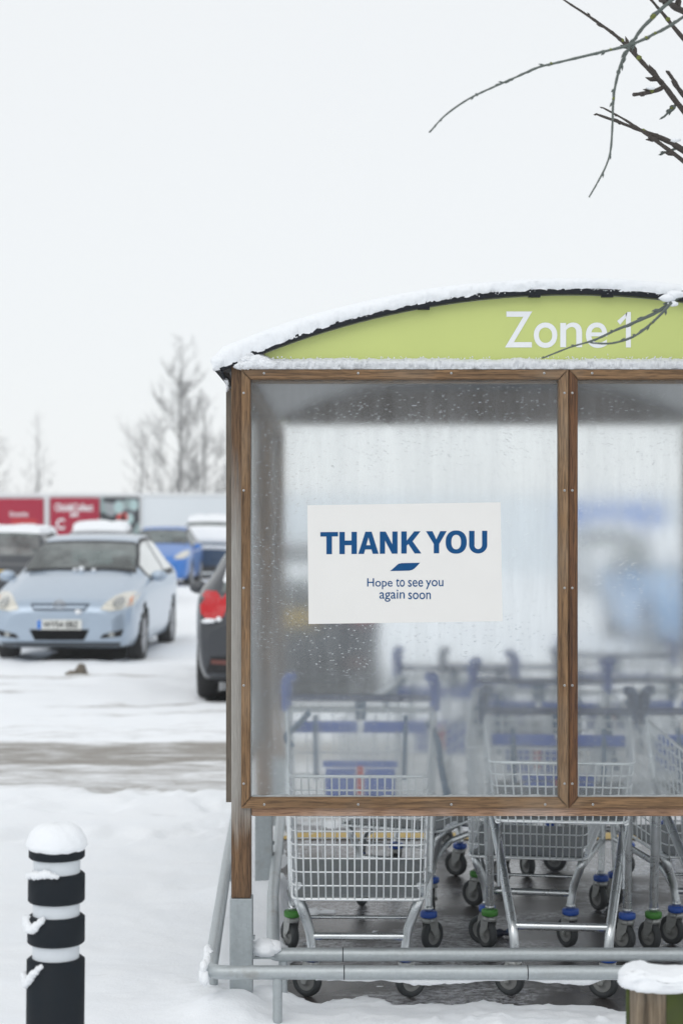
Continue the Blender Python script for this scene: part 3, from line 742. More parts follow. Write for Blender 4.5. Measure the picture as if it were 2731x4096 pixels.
# ------------------------------------------------------------------ guard rails
def rail(name, label, pts, r, legs, joints, rad=.07):
    root = empty(name, (pts[2][0], pts[2][1], 0), 0, label, 'guard rail', 'low tubular rails around the trolley bay')
    m = MB(); m.tube(fillet(pts, rad, 8), r, 16)
    for (x, y, z) in joints:
        m.tube([(x - .0015, y, z), (x + .0015, y, z)], r + .0012, 16, 1)
    part(m, 'rail_tube', [galv, black_m], root)
    for (x, y, rr, z) in legs:
        m = MB(); m.tube([(x, y, -.15), (x, y, z)], rr, 12); part(m, 'leg', galv, root)
    return root
ZR = .195
orail = rail('guard_rail', 'outer galvanised rail running in front of the corner post, its end crusted with snow',
     [(-.60, 11.2, ZR + .012), (-.505, 7.9, ZR + .008), (-.435, 5.85, ZR), (4.2, 5.85, ZR)], .0235,
     [(U(1110, 5.85), 5.85, .0155, ZR), (-.452, 6.25, .0155, ZR), (U(2900, 5.85), 5.85, .0155, ZR), (-.51, 8.0, .0155, ZR)], [(U(1376, 5.85), 5.85, ZR), (U(2108, 5.85), 5.85, ZR)], .06)
irail = rail('guard_rail', 'inner galvanised rail between the corner post and the trolley wheels',
     [(-.335, 10.6, ZR + .012), (-.272, 7.0, ZR + .006), (-.235, 6.09, ZR), (4.2, 6.09, ZR)], .0235,
     [(U(1132, 6.09), 6.10, .0155, ZR), (-.30, 8.7, .0155, ZR)], [(U(1371, 6.09), 6.09, ZR)], .035)
# plate that ties inner rail to the post, under a pad of snow
m = MB(); m.box(-.315, -.225, 6.075, 6.15, ZR - .012, ZR - .004); part(m, 'tie_plate', galv, irail)
m = MB(); m.blob((-.268, 6.08, ZR + .026), (.050, .05, .033), 4, .2, 3); m.blob((-.238, 6.09, ZR + .028), (.032, .04, .026), 9, .25, 3)
part(m, 'snow_pad', snow, irail)
m = MB()
for k in range(16):
    t = k / 15; m.blob((-.452 + rng.uniform(-.008, .004), 5.86 + t * .26, ZR + .008 - (.03 * (k % 3 == 0))), (.015, .028, .025), k, .35, 2)
m.blob((-.462, 5.88, ZR - .02), (.014, .03, .026), 31, .35, 2)
part(m, 'snow_crust', snow, orail)
m = MB(); xd = np.linspace(U(1262, 5.85), U(2790, 5.85), 260)
gd = np.clip(fbm(xd * 5, xd * 0 + .4, 3, 3) - .44, 0, 1) * .05 * (.6 + .8 * fbm(xd * 40, xd * 0, 3, 5)) + .0012
m.tube([(x, 5.85, ZR - .0228 - g * .55) for x, g in zip(xd, gd)], [max(.0016, g) for g in gd], 7)
part(m, 'frozen_drip', snow_f, orail)

# ------------------------------------------------------------------ shopping trolleys
WR = .058
def make_caster(root, x, y, z_top, ring, yaw, fixed=False):
    """fork mesh with its origin on the swivel axis; wheel and coloured collar are sub-parts"""
    off = .022
    m = MB()
    m.lathe([(0, .131), (.020, .131), (.026, .124), (.027, .112), (.0, .110)], 18)
    for s in (-1, 1):
        pts = [(-.020, .128), (.022, .128), (.030, .112), (off + .014, WR + .004), (off + .009, WR - .010), (off - .007, WR - .010), (off - .012, WR + .004), (-.010, .085)]
        m.prism(pts, s * .021 - .0013, s * .021 + .0013, 0, to=lambda a, b, d: (d, a, b))
    m.box(-.022, .022, -.022, .026, .1245, .1285)
    m.tube([(-.026, off, WR), (.026, off, WR)], .006, 10)
    fk = m.build('caster', fork_m, root, (x, y, 0)); fk.rotation_euler.z = yaw
    Mw = Matrix.Translation((0, off, WR)) @ Matrix.Rotation(R(90), 4, 'Y')
    m = MB()
    m.lathe([(.036, -.010), (.040, -.014), (.050, -.0155), (.056, -.011), (WR, -.004), (WR, .004), (.056, .011), (.050, .0155), (.040, .014), (.036, .010)], 36, 0, Mw)
    m.lathe([(.0, -.013), (.012, -.013), (.014, -.007), (.030, -.006), (.0365, -.011), (.037, -.010)], 28, 1, Mw)
    m.lathe([(.037, .010), (.0365, .011), (.030, .006), (.014, .007), (.012, .013), (0, .013)], 28, 1, Mw)
    m.build('wheel', [rubber, hub_m], fk)
    m = MB(); m.lathe([(0, .1325), (.030, .1325), (.0335, .136), (.0335, .153), (.030, .157), (0, .157)], 24)
    m.lathe([(0, .1571), (.016, .1571), (.019, .168), (.015, .178), (0, .178)], 16, 1)
    m.build('collar', [ring, tube_m], fk)
    return fk

def basket_geo(zb_f, zt_f, zb_r, zt_r, wbf, wtf, wbr, wtr, yf_b, yf_t, yr, nh, nv, ns):
    """returns wire meshes: basket (front, sides, floor) and rear gate"""
    L = lambda a, b, t: a + (b - a) * t
    def front(f): return (L(wbf, wtf, f), L(yf_b, yf_t, f), L(zb_f, zt_f, f))
    def rear(f): return (L(wbr, wtr, f), yr, L(zb_r, zt_r, f))
    b = MB()
    for k in range(nh + 1):
        f = k / nh; w, y, z = front(f); wr, y2, z2 = rear(f)
        r = .0058 if k in (0, nh) else (.0036 if k in (nh // 2,) else .003)
        zc_ = z + (z2 - z) * .06
        pts = [(-wr, y2, z2), (-w - .004, y + .045, zc_), (-w + .004, y + .012, z), (-w + .03, y, z), (w - .03, y, z), (w - .004, y + .012, z), (w + .004, y + .045, zc_), (wr, y2, z2)]
        b.tube(pts, r, 6, 0, False)
    for i in range(nv):
        s = -1 + 2 * i / (nv - 1)
        pts = []
        for f in (0, .5, 1):
            w, y, z = front(f); x = s * (w - .014); yy = y - .003 if abs(s) < .95 else y + .004
            pts.append((x, yy, z))
        wr = wbr - .01
        b.tube([(s * wr, yr, zb_r - .004), (pts[0][0], pts[0][1] + .02, zb_f - .004)] + pts, .0031, 5, 0, False)
    for sd in (-1, 1):
        for i in range(ns):
            t = .04 + .93 * i / (ns - 1); pts = []
            for f in (0, .5, 1):
                w, y, z = front(f); wr, y2, z2 = rear(f)
                pts.append((sd * (L(w, wr, t) + .003), L(y + .04, y2, t), L(z, z2, t)))
            b.tube(pts, .0031, 5, 0, False)
    for i in range(7):
        t = .08 + .86 * i / 6; w = L(wbf, wbr, t); b.tube([(-w, L(yf_b + .03, yr, t), L(zb_f, zb_r, t) - .008), (w, L(yf_b + .03, yr, t), L(zb_f, zb_r, t) - .008)], .0028, 5, 0, False)
    g = MB()
    for k in range(8):
        f = k / 7; w, y, z = rear(f); g.tube([(-w + .012, yr - .012, z), (w - .012, yr - .012, z)], .0032, 5, 0, False)
    for i in range(11):
        s = -1 + 2 * i / 10; w0, _, z0 = rear(0); w1, _, z1 = rear(1); g.tube([(s * (w0 - .014), yr - .014, z0), (s * (w1 - .014), yr - .014, z1)], .0024, 5, 0, False)
    fl = MB()
    nb = 30
    for i in range(nb):
        t0, t1 = i / nb, (i + .78) / nb
        y0, y1 = L(yf_b + .03, yr - .02, t0), L(yf_b + .03, yr - .02, t1); za, zb2 = L(zb_f, zb_r, t0) + .002, L(zb_f, zb_r, t1) + .002; w = L(wbf, wbr, t0) - .012
        fl.add([(-w, y0, za), (w, y0, za), (w, y1, zb2), (-w, y1, zb2), (-w, y0, za + .006), (w, y0, za + .006), (w, y1, zb2 + .006), (-w, y1, zb2 + .006)],
               [(0, 3, 2, 1), (4, 5, 6, 7), (0, 1, 5, 4), (1, 2, 6, 5), (2, 3, 7, 6), (3, 0, 4, 7)], 0)
    return b, g, fl

def handle_parts(root, y, z, hw, seat_z, seat_y, gripm):
    m = MB(); m.tube([(-hw, y, z), (hw, y, z)], .0155, 12); h = m.build('handle', hdark, root)
    for s in (-1, 1):
        m = MB()
        pts = [(s * (hw + .006), y - .004, z - .05), (s * (hw + .008), y, z + .01), (s * (hw + .006), y - .01, z + .06), (s * (hw - .004), y - .03, z + .085), (s * (hw - .030), y - .04, z + .088)]
        m.tube(catmull(pts, 4), [.021] * 5 + [.024] * 5 + [.022] * 3 + [.018] * 3 + [.014], 10)
        m.build('hand_grip', gripm, h)
    m = MB(); m.box(-.022, .022, y - .035, y - .008, z - .085, z - .012, 0, .008); m.build('coin_lock', teal, h)
    st = MB()
    for s in (-1, 1):
        x0, x1 = sorted((s * .012, s * (hw - .028)))
        st.box(x0, x1, seat_y - .012, seat_y + .012, seat_z, seat_z + .045, 0, .006)
    sm = st.build('child_seat', tblue2, root)
    m = MB()
    m.box(-.145, .145, seat_y - .085, seat_y - .075, seat_z - .125, seat_z - .100, 0, .003)
    for s in (-1, 1): 
        x0, x1 = sorted((s * .016, s * .135)); m.box(x0, x1, seat_y - .09, seat_y - .08, seat_z - .25, seat_z - .13, 0, .004)
    m.build('seat_back', tblue2, sm)
    m = MB(); m.box(-.012, .012, seat_y - .094, seat_y - .086, seat_z - .23, seat_z - .12); m.build('warning_label', redm, sm)
    for s in (-1, 1):
        m = MB(); pts = [(s * (hw - .11), seat_y + .01, z - .06), (s * (hw - .112), seat_y - .03, seat_z - .02), (s * (hw - .115), seat_y - .04, seat_z - .18)]
        m.tube(pts, .011, 6); m.build('strap', teal, sm)

def make_trolley(kind):
    root = empty('shopping_trolley')
    deep = kind == 'deep'
    fw, rw, yr = .165, .268, .73
    if deep:
        b, g, fl = basket_geo(.368, .80, .352, .945, .228, .240, .262, .285, -.045, -.06, .77, 9, 18, 11)
        hz, hy = .985, .815
    else:
        b, g, fl = basket_geo(.635, .845, .66, .905, .228, .248, .262, .285, -.02, -.05, .76, 5, 17, 11)
        hz, hy = .935, .80
    b.build('basket', chrome, root); g.build('rear_gate', chrome, root); fl.build('basket_floor', plate_m, root)
    if deep:
        for s in (-1, 1):
            m = MB(); m.tube(fillet([(s * fw, .05, .17), (s * (fw + .008), .055, .235), (s * (fw + .05), .02, .355), (s * (fw + .055), .20, .362)], .04), .0165, 12)
            m.build('leg', tube_m, root)
            m = MB(); m.tube(fillet([(s * rw, yr, .17), (s * (rw + .008), yr + .025, .45), (s * (rw + .022), hy, hz)], .1), .0145, 12)
            m.build('leg', tube_m, root)
        m = MB()
        for s in (-1, 1):
            m.tube(fillet([(s * (fw + .004), .085, .225), (s * (fw + .03), .16, .29), (s * rw, yr, .30)], .05), .013, 10)
        m.tube([(-fw - .004, .055, .215), (fw + .004, .055, .215)], .0135, 12)
        m.tube([(-fw - .02, .15, .262), (fw + .02, .15, .262)], .0065, 8)
        m.tube([(-rw, yr - .01, .33), (rw, yr - .01, .33)], .009, 8)
        m.build('chassis', tube_m, root)
    else:
        for s in (-1, 1):
            m = MB(); m.tube(fillet([(s * fw, .05, .17), (s * (fw + .006), .06, .24), (s * .262, .60, .60), (s * .268, .665, .60), (s * rw, yr, .17)], .075, 8), .0175, 12)
            m.build('leg', tube_m, root)
            m = MB(); m.tube(fillet([(s * .262, .56, .575), (s * .27, .70, .66), (s * .287, hy, hz)], .08), .0125, 10)
            m.build('upright', tube_m, root)
        m = MB()
        m.tube([(-fw - .014, .075, .245), (fw + .014, .075, .245)], .0145, 12)
        for s in (-1, 1):
            m.tube([(s * .225, .02, .628), (s * .262, .60, .60)], .010, 8)
            m.tube(fillet([(s * .20, .06, .632), (s * .215, .12, .60), (s * .225, .17, .50), (s * .225, .20, .36)], .03), .006, 8)
        m.tube([(-.262, .60, .575), (.262, .60, .575)], .009, 8)
        m.build('chassis', tube_m, root)
    handle_parts(root, hy, hz, .287, hz - .125, hy - .10, tblue if deep else navy_grip)
    return root

deep0 = make_trolley('deep'); shal0 = make_trolley('shallow')
FW, RW, YR = .165, .268, .73
TROLLEYS = [
 ('deep', .060, 6.215, -.02, 'deep wire trolley standing alone behind the left half of the pane, nearest the corner post', 'bbgb', (58, -62, 30, -40), 1),
 ('shallow', .775, 6.215, -.105, 'shallow trolley with arched tube legs straddling the centre batten, nearest the rails', 'bbgb', (60, 62, 35, 48), 0),
 ('shallow', 1.492, 6.20, .0, 'shallow trolley at the right frame edge with a green ring on its rear castor', 'bbgb', (50, 62, 32, 48), 0),
 ('deep', .735, 6.965, -.17, 'deep wire trolley tucked in behind the arched legs of the shallow trolley', 'bbgb', (70, 40, 55, 35), 0),
 ('deep', .216, 7.62, -.41, 'trolley turned at an angle behind the lone deep trolley', 'bbbb', (5, 20, 40, 60), 0),
 ('deep', 1.50, 6.99, .05, 'deep trolley behind the shallow trolley at the right frame edge', 'bbbb', (40, 50, 75, 60), 0),
 ('deep', 1.19, 8.40, -.30, 'farthest deep trolley, beside the yellow line on wet tarmac', 'bbgb', (80, 60, 70, 60), 0),
 ('shallow', .72, 8.32, -.12, 'shallow trolley at the back, between the angled trolley and the farthest one', 'bbbb', (60, 30, 60, 45), 0)]
for i, (kind, x, y, rz, lab, rings, yaws, strap) in enumerate(TROLLEYS):
    src = deep0 if kind == 'deep' else shal0
    first = 'label' not in src
    t = src if first else copy_tree(src)
    for ch in list(t.children):
        if ch.name.startswith('caster'):
            for q in list(ch.children): bpy.data.objects.remove(q)
            bpy.data.objects.remove(ch)
    t.location = (x, y, 0); t.rotation_euler.z = rz
    tag(t, lab, 'shopping trolley', 'shopping trolleys in the bay')
    for (cx, cy), rg, yw in zip(((-FW, .05), (FW, .05), (-RW, YR), (RW, YR)), rings, yaws):
        make_caster(t, cx, cy, 0, tgreen if rg == 'g' else tblue2, R(yw))
    if strap:
        m = MB(); m.tube(catmull([(.262, .70, .905), (.300, .66, .84), (.312, .62, .74), (.330, .60, .655)], 4), .013, 8); m.tube([(.330, .60, .66), (.336, .598, .63)], .016, 8)
        m.build('dangling_strap', teal, t)
        m = MB(); m.tube(catmull([(-.20, .68, .94), (-.25, .64, .89), (-.285, .62, .855), (-.26, .6, .82)], 4), .012, 8); m.build('dangling_strap', teal, t)
        m = MB(); m.box(-.285, .285, .788, .803, .93, .952, 0, .003); m.build('rim_bar', plain('pale_plastic_bar', (.5, .53, .53), .4), t)

# a clip lost on the tarmac
c = P(1995, 3738, F * CH / (3748 - CV)); c.z = 0
lc = empty('broken_clip', (c.x, c.y, 0), .2, 'small dark blue broken plastic clip lying on the wet tarmac', 'plastic clip')
m = MB(); m.blob((0, 0, .016), (.026, .014, .017), 3, .3, 2); m.tube([(-.05, .0, .014), (-.02, .004, .02)], .009, 8); m.tube([(.02, 0, .016), (.048, -.006, .014)], .011, 8); m.build('clip_body', plain('dark_blue_clip', (.01, .02, .05), .4), lc)
m = MB(); m.blob((-.042, .002, .022), (.016, .012, .014), 6, .3, 2); m.blob((.04, -.004, .02), (.014, .012, .016), 8, .3, 2); m.build('clip_jaw', plain('clip_blue', (.01, .06, .16), .4), lc)

# ------------------------------------------------------------------ bollard
DB = 4.70; kb = DB / F
bx = (217 - CU) * kb
bo = empty('bollard', (bx, DB, 0), 0, 'black plastic bollard with three white bands and a cap of snow', 'bollard')
bo.rotation_euler.y = R(.55)
zz = lambda v: CH - (v - CV) * kb
r1, r2 = 113 * kb, 93 * kb
m = MB()
segs = [(-.15, zz(3829)), (zz(3769), zz(3659)), (zz(3604), zz(3489)), (zz(3431), zz(3372))]
rr_ = [.1155 / .113 * r1, r1 * 1.01, r1, r1 * .985]
prof = []
for (a, b), r in zip(segs, rr_):
    prof += [(r2 - .004, a - .001), (r - .004, a), (r, a + .004), (r, b - .005), (r - .006, b), (r2 - .004, b + .001)]
prof.append((0, segs[-1][1] + .001))
m.lathe(prof, 48); o = m.build('body', boll_m, bo); 
for a, b in ((zz(3829), zz(3769)), (zz(3659), zz(3604)), (zz(3489), zz(3431))):
    m = MB(); m.lathe([(r2, a - .003), (r2, b + .003)], 48); m.build('reflective_band', boll_w, bo)
m = MB()
ztop = zz(3378)
n, k = 56, 14; V = []
for j in range(k + 1):
    t = j / k
    for i in range(n):
        a = 2 * math.pi * i / n
        nz = float(fbm(math.cos(a) * 3 + 5, math.sin(a) * 3 + t * 2 + 5, 4, 2)) - .5
        if t < .25: r = r1 * (.96 + t * .55); z = ztop - .014 + t * .06 + nz * .024
        else: q = (t - .25) / .75; r = r1 * 1.06 * math.cos(q * math.pi / 2) ** .62; z = ztop + .001 + .057 * math.sin(q * math.pi / 2) ** 1.15 + nz * .006
        V.append(((r + nz * .010) * math.cos(a), (r + nz * .010) * math.sin(a), z))
m.add(V, [(j * n + i, j * n + (i + 1) % n, (j + 1) * n + (i + 1) % n, (j + 1) * n + i) for j in range(k) for i in range(n)], 0, True)
m.build('snow_cap', snow, bo)
def cling(pts, name='snow_cap'):
    m = MB()
    for q in range(len(pts) - 1):
        for s in range(16):
            t = s / 16; u = pts[q][0] + (pts[q + 1][0] - pts[q][0]) * t; v = pts[q][1] + (pts[q + 1][1] - pts[q][1]) * t; sz = pts[q][2] + (pts[q + 1][2] - pts[q][2]) * t
            xx = (u - 217) * kb; rad = r1 + .003; 
            yy = -math.sqrt(max(0, rad * rad - xx * xx)) if abs(xx) < rad else 0
            m.blob((xx + rng.uniform(-.003, .003), yy + .004, zz(v) + rng.uniform(-.004, .004)), (sz * kb * 1.15, .014, sz * kb * 1.05), rng.random() * 40, .4, 2)
    m.build(name, snow, bo)
cling([(106, 3496, 8), (150, 3484, 13), (190, 3476, 12), (240, 3482, 7)])
cling([(112, 3712, 14), (104, 3670, 12), (135, 3705, 16), (165, 3670, 11), (184, 3656, 7)])
cling([(100, 3900, 14), (112, 3925, 15), (140, 3880, 13), (178, 3838, 8)])

# ------------------------------------------------------------------ mossy timber post, lower right
DT = 4.45; kt = DT / F
tp = empty('timber_post', ((2655 - CU) * kt, DT, 0), 0, 'squat weathered timber post capped with thick snow and green moss on one face', 'timber post')
zt = CH - (3968 - CV) * kt
wood_tp = wood('splintered_post_timber', 2, (.30, .24, .17), (.10, .075, .05), rough=.8, k=.55, stain=(.34, .315, .29))
moss_w = plain('mossy_timber', (.05, .066, .012), .9, noise=.75, nscale=9, bumpy=.5)
m = MB()
a = .118
# two faces: the bare one looks left of camera, the mossy one right of camera
c0 = Vector((0, 0)); lf = Vector((-140 * kt, .045)); rt = Vector((.13, .028)); bk = lf + rt
poly = [c0, rt, bk, lf]
V = [(p.x, p.y, -.1) for p in poly] + [(p.x, p.y, zt) for p in poly]
m.add(V, [(0, 1, 5, 4)], 1); m.add(V, [(1, 2, 6, 5), (2, 3, 7, 6), (3, 0, 4, 7), (4, 5, 6, 7)], 0)
m.tube([(lf.x + .004, lf.y, -.1), (lf.x + .004, lf.y, zt)], .0055, 10, 1); m.tube([(lf.x + .045, lf.y * .68 - .003, -.1), (lf.x + .045, lf.y * .68 - .003, zt)], .007, 8, 0)
m.tube([(-.004, .0, -.1), (-.002, .0, zt + .006)], .007, 8, 0)
m.build('post_body', [wood_tp, moss_w], tp)
m = MB()
bmx = bmesh.new(); bmesh.ops.create_icosphere(bmx, subdivisions=5, radius=1)
for v in bmx.verts:
    d = v.co.normalized(); nz = float(fbm(d.x * 2.6 + 4, d.y * 2.6 + d.z * 4, 4, 3)) - .5; n2 = float(fbm(d.x * 14 + 4, d.y * 14 + d.z * 20, 3, 5)) - .5
    sx = math.copysign(abs(d.x) ** .62, d.x); sy = math.copysign(abs(d.y) ** .62, d.y)
    z = (.034 * abs(d.z) ** .8 if d.z > 0 else -.024 * abs(d.z) ** .6) 
    x = sx * .118; lift = .010 * math.exp(-((x + .075) / .035) ** 2) - .006 * math.exp(-((x - .0) / .03) ** 2)
    v.co = Vector((x + .008 + nz * .014 + n2 * .004, .04 + sy * .072 + nz * .012 + .1 * x * .3, zt + .02 + z + (lift if d.z > 0 else 0) + nz * .010 + n2 * .004))
m.bm(bmx, 0, True); m.build('snow_cap', snow, tp)

# ------------------------------------------------------------------ cars (local frame: nose at y=0, tail at y=L, ground z=0)
BASE = [(0.00, .70, .30, .52, .62, .62), (.035, .79, .245, .58, .685, .72), (.12, .885, .215, .66, .745, .78), (.32, .955, .20, .74, .81, .80), (.65, .99, .19, .81, .90, .79),
        (1.00, 1.0, .19, .87, .985, .79), (1.27, 1.0, .19, .905, 1.05, .80), (1.70, 1.0, .19, .93, 1.265, .745), (2.10, 1.0, .19, .945, 1.425, .675), (2.60, 1.0, .19, .955, 1.475, .66),
        (3.20, 1.0, .19, .965, 1.455, .655), (3.62, .995, .20, .975, 1.375, .65), (3.98, .97, .22, .965, 1.05, .755), (4.08, .955, .24, .92, .99, .765), (4.16, .92, .26, .82, .90, .74), (4.20, .84, .32, .66, .78, .66)]
def crv(a, sub):      # catmull over rows of an array
    a = np.asarray(a, float); n = len(a); out = []
    for i in range(n - 1):
        p0, p1, p2, p3 = a[max(i - 1, 0)], a[i], a[i + 1], a[min(i + 2, n - 1)]
        for k in range(sub):
            t = k / sub; out.append(.5 * (2 * p1 + (p2 - p0) * t + (2 * p0 - 5 * p1 + 4 * p2 - p3) * t * t + (3 * p1 - p0 - 3 * p2 + p3) * t ** 3))
    out.append(a[-1]); return np.array(out)
class Car:
    def __init__(s, name, label, group, loc, rz, paintm, W=1.72, H=1.48, L=4.2, base=BASE, snowy=(), side_glass=None):
        s.root = empty(name, loc, rz, label, 'car', group); s.W, s.H, s.L = W, H, L
        sy, sz, hw = L / 4.2, H / 1.48, W / 2
        rows = []
        for (y, w_, zb, belt, top, wr) in base:
            w_ *= hw; wr *= hw; belt *= sz; top *= sz; zb = zb * sz
            wr_ = min(wr, w_ * .97); cab = max(0, min(1, (top - belt - .12) / .3))
            pts = [(0, zb), (.78 * w_, zb), (.95 * w_, zb + .07), (w_, .5 * (zb + belt)), (.985 * w_, belt), (.5 * (.985 * w_ + wr_) + .02 * cab, .52 * belt + .48 * (top - .03)), (wr_, top - .035), (wr_ * .86, top - .008), (wr_ * .45, top + .006), (0, top + .010)]
            rows.append([(x, y * sy, z) for x, z in pts])
        g = crv(np.array(rows).reshape(len(rows), -1), 5).reshape(-1, 10, 3)
        g = np.stack([crv(r, 4) for r in g])             # ny x 37 x 3
        s.g = g; s.ny, s.nt = g.shape[:2]; s.sy = sy; s.sz = sz
        s.yb = g[:, 5, 1]
        nrm = np.cross(np.gradient(g, axis=0), np.gradient(g, axis=1)); ln = np.linalg.norm(nrm, axis=2, keepdims=True); s.n = nrm / np.maximum(ln, 1e-9)
        if s.n[s.ny // 2, s.nt - 3, 2] < 0: s.n = -s.n
        s.fy, s.ry = .86 * sy, (.86 + 2.58) * sy; s.wr = .315
        body, glass, sglass = MB(), MB(), MB()
        V = [tuple(p) for p in g.reshape(-1, 3)]; Vm = [(-x, y, z) for x, y, z in V]
        fb, fg, fs, fl = [], [], [], []; seal = MB()
        for i in range(s.ny - 1):
            for j in range(s.nt - 1):
                q = (i * s.nt + j, i * s.nt + j + 1, (i + 1) * s.nt + j + 1, (i + 1) * s.nt + j)
                c = g[i:i + 2, j:j + 2].reshape(-1, 3).mean(0); y = c[1] / sy; t = (j + .5) / 4
                if 1 <= t < 4.2 and min(math.hypot(c[1] - s.fy, c[2] - s.wr), math.hypot(c[1] - s.ry, c[2] - s.wr)) < s.wr + .045: continue
                if t > 6.32 and 1.31 < y < 1.97: fg.append(q)
                elif t > 6.4 and 3.68 < y < 3.99: fg.append(q)
                elif 4.2 < t < 5.75 and (1.50 < y < 2.56 or 2.66 < y < 3.50): fs.append(q)
                elif (t > 6.05 and 1.27 < y < 2.0) or (4.0 < t < 5.95 and 1.45 < y < 3.56): fl.append(q)
                else: fb.append(q)
        def put(mb, fl):
            if not fl: return
            mb.add(V, fl, 0, True); mb.add(Vm, [tuple(reversed(f)) for f in fl], 0, True)
        put(body, fb); put(glass, fg); put(sglass, fs); put(seal, fl)
        for i in (0, s.ny - 1):                          # nose and tail caps
            ring = [tuple(p) for p in g[i]] + [(-x, y, z) for x, y, z in g[i][::-1]]
            body.add(ring, [list(range(len(ring)))], 0)
        s.body = body.build('body', paintm, s.root)
        gl = glass.build('window', cglass, s.root)
        sglass.build('side_window', side_glass or cglass, s.root)
        seal.build('window_seal', seal_m, s.root)
        for sd in (-1, 1):
            m = MB(); x = sd * .44 * hw; m.box(x - .22, x + .22, 2.02 * sy, 2.14 * sy, .45, 1.02 * sz, 0, .05); m.box(x - .12, x + .12, 2.07 * sy, 2.15 * sy, 1.05 * sz, 1.22 * sz, 0, .035); m.build('seat', seat_m, s.root)
        m = MB(); m.box(-.75 * hw, .75 * hw, 3.05 * sy, 3.2 * sy, .45, 1.05 * sz, 0, .05); m.build('rear_bench', seat_m, s.root)
        m = MB(); m.box(-.80 * hw, .80 * hw, .22 * sy, 3.98 * sy, .20 * sz, .62 * sz); m.build('underbody', dark_m, s.root)
        for (yw) in (s.fy, s.ry):
            for sd in (-1, 1):
                M = Matrix.Translation((sd * (hw - .10), yw, s.wr)) @ Matrix.Rotation(R(90) * sd, 4, 'Y'); r = s.wr
                m = MB(); m.lathe([(r - .10, -.09), (r - .03, -.095), (r, -.07), (r, .07), (r - .03, .095), (r - .10, .085)], 40, 0, M); m.lathe([(0, -.05), (r - .09, -.05)], 40, 0, M)
                wl = m.build('wheel', tyre_m, s.root)
                m = MB(); m.lathe([(r - .098, .086), (r - .115, .06), (.05, .045), (.045, .065), (0, .066)], 40, 0, M)
                for k in range(7):
                    a = k * 2 * math.pi / 7; p = M @ Vector((.04 * math.cos(a), .04 * math.sin(a), .07)); q = M @ Vector(((r - .105) * math.cos(a), (r - .105) * math.sin(a), .078)); m.tube([p, q], .018, 6)
                m.build('rim', rim_m, wl)
        for sd in (-1, 1):                              # door mirrors
            m = MB(); x = sd * (hw + .075); m.blob((x, 1.50 * sy, .985 * sz), (.105, .06, .068), 2, .03, 3); m.box(*sorted((sd * (hw - .04), sd * (hw + .05))), 1.49 * sy, 1.53 * sy, .925 * sz, .955 * sz)
            m.build('door_mirror', paintm, s.root)
        bm = bmesh.new(); bm.from_mesh(s.body.data); bm2 = bmesh.new(); bm2.from_mesh(gl.data)
        s.bvh = BVHTree.FromBMesh(bm); s.bvhg = BVHTree.FromBMesh(bm2); bm.free(); bm2.free()
        for z in snowy: s.snow(z)
    def decal(s, name, polys, mat, front=True, off=.008, parent=None, flat=None):
        """polygons in (x,z) pressed onto the nose (or tail) of the body"""
        m = MB(); d = Vector((0, 1, 0)) if front else Vector((0, -1, 0)); o_ = -1 if front else s.L + 1
        for lp in polys:
            bm = bmesh.new(); f = bm.faces.new([bm.verts.new((x, 0, z)) for x, z in lp])
            bmesh.ops.triangulate(bm, faces=[f])
            for _ in range(4):
                es = [e for e in bm.edges if e.calc_length() > .07]
                if not es: break
                bmesh.ops.subdivide_edges(bm, edges=es, cuts=1); bmesh.ops.triangulate(bm, faces=[f for f in bm.faces if len(f.verts) > 3])
            last = flat
            for v in bm.verts:
                hit = s.bvh.ray_cast(Vector((v.co.x, o_, v.co.z)), d)
                if hit[0] is None: hit = s.bvh.ray_cast(Vector((v.co.x * .96, o_, v.co.z)), d)
                y = hit[0].y if hit[0] is not None else (.25 if front else s.L - .25)
                if flat is not None: y = flat
                v.co.y = y - off if front else y + off
            ex = bmesh.ops.extrude_face_region(bm, geom=bm.faces[:]); dv = [e for e in ex['geom'] if isinstance(e, bmesh.types.BMVert)]
            for v in dv: v.co.y += (.03 if front else -.03)
            bmesh.ops.recalc_face_normals(bm, faces=bm.faces[:]); m.bm(bm)
        return m.build(name, mat, parent or s.root)
    def surf_y(s, x, z, front=True):
        h = s.bvh.ray_cast(Vector((x, -1 if front else s.L + 1, z)), Vector((0, 1 if front else -1, 0)))
        return h[0].y if h[0] else (0 if front else s.L)
    def plate(s, txt, z, mat, front=True, x=0, strip=True, w=.52, h=.115):
        y = min(s.surf_y(xx, zz_, front) for xx in (-.2, 0, .2) for zz_ in (z - .05, z, z + .05)) - .012 if front else max(s.surf_y(xx, z, False) for xx in (-.2, 0, .2)) + .012
        sgn = 1 if front else -1
        m = MB(); m.box(x - w / 2, x + w / 2, y - .006, y + .006, z - h / 2, z + h / 2, 0, .003); p = m.build('number_plate', mat, s.root)
        yf = y - sgn * .0075
        if strip:
            m = MB(); xa = x - sgn * w / 2; m.box(min(xa + sgn * .006, xa + sgn * .055), max(xa + sgn * .006, xa + sgn * .055), min(yf, yf + sgn * .001), max(yf, yf + sgn * .001), z - h / 2 + .006, z + h / 2 - .006); m.build('plate_strip', pl_blue, p)
        m = MB(); 
        put_text(m, txt, -.185, .225, -.036, .036, lambda a, b: (x + sgn * a, yf - sgn * .001, z + b), .03); m.build('plate_lettering', txt_blk, p)
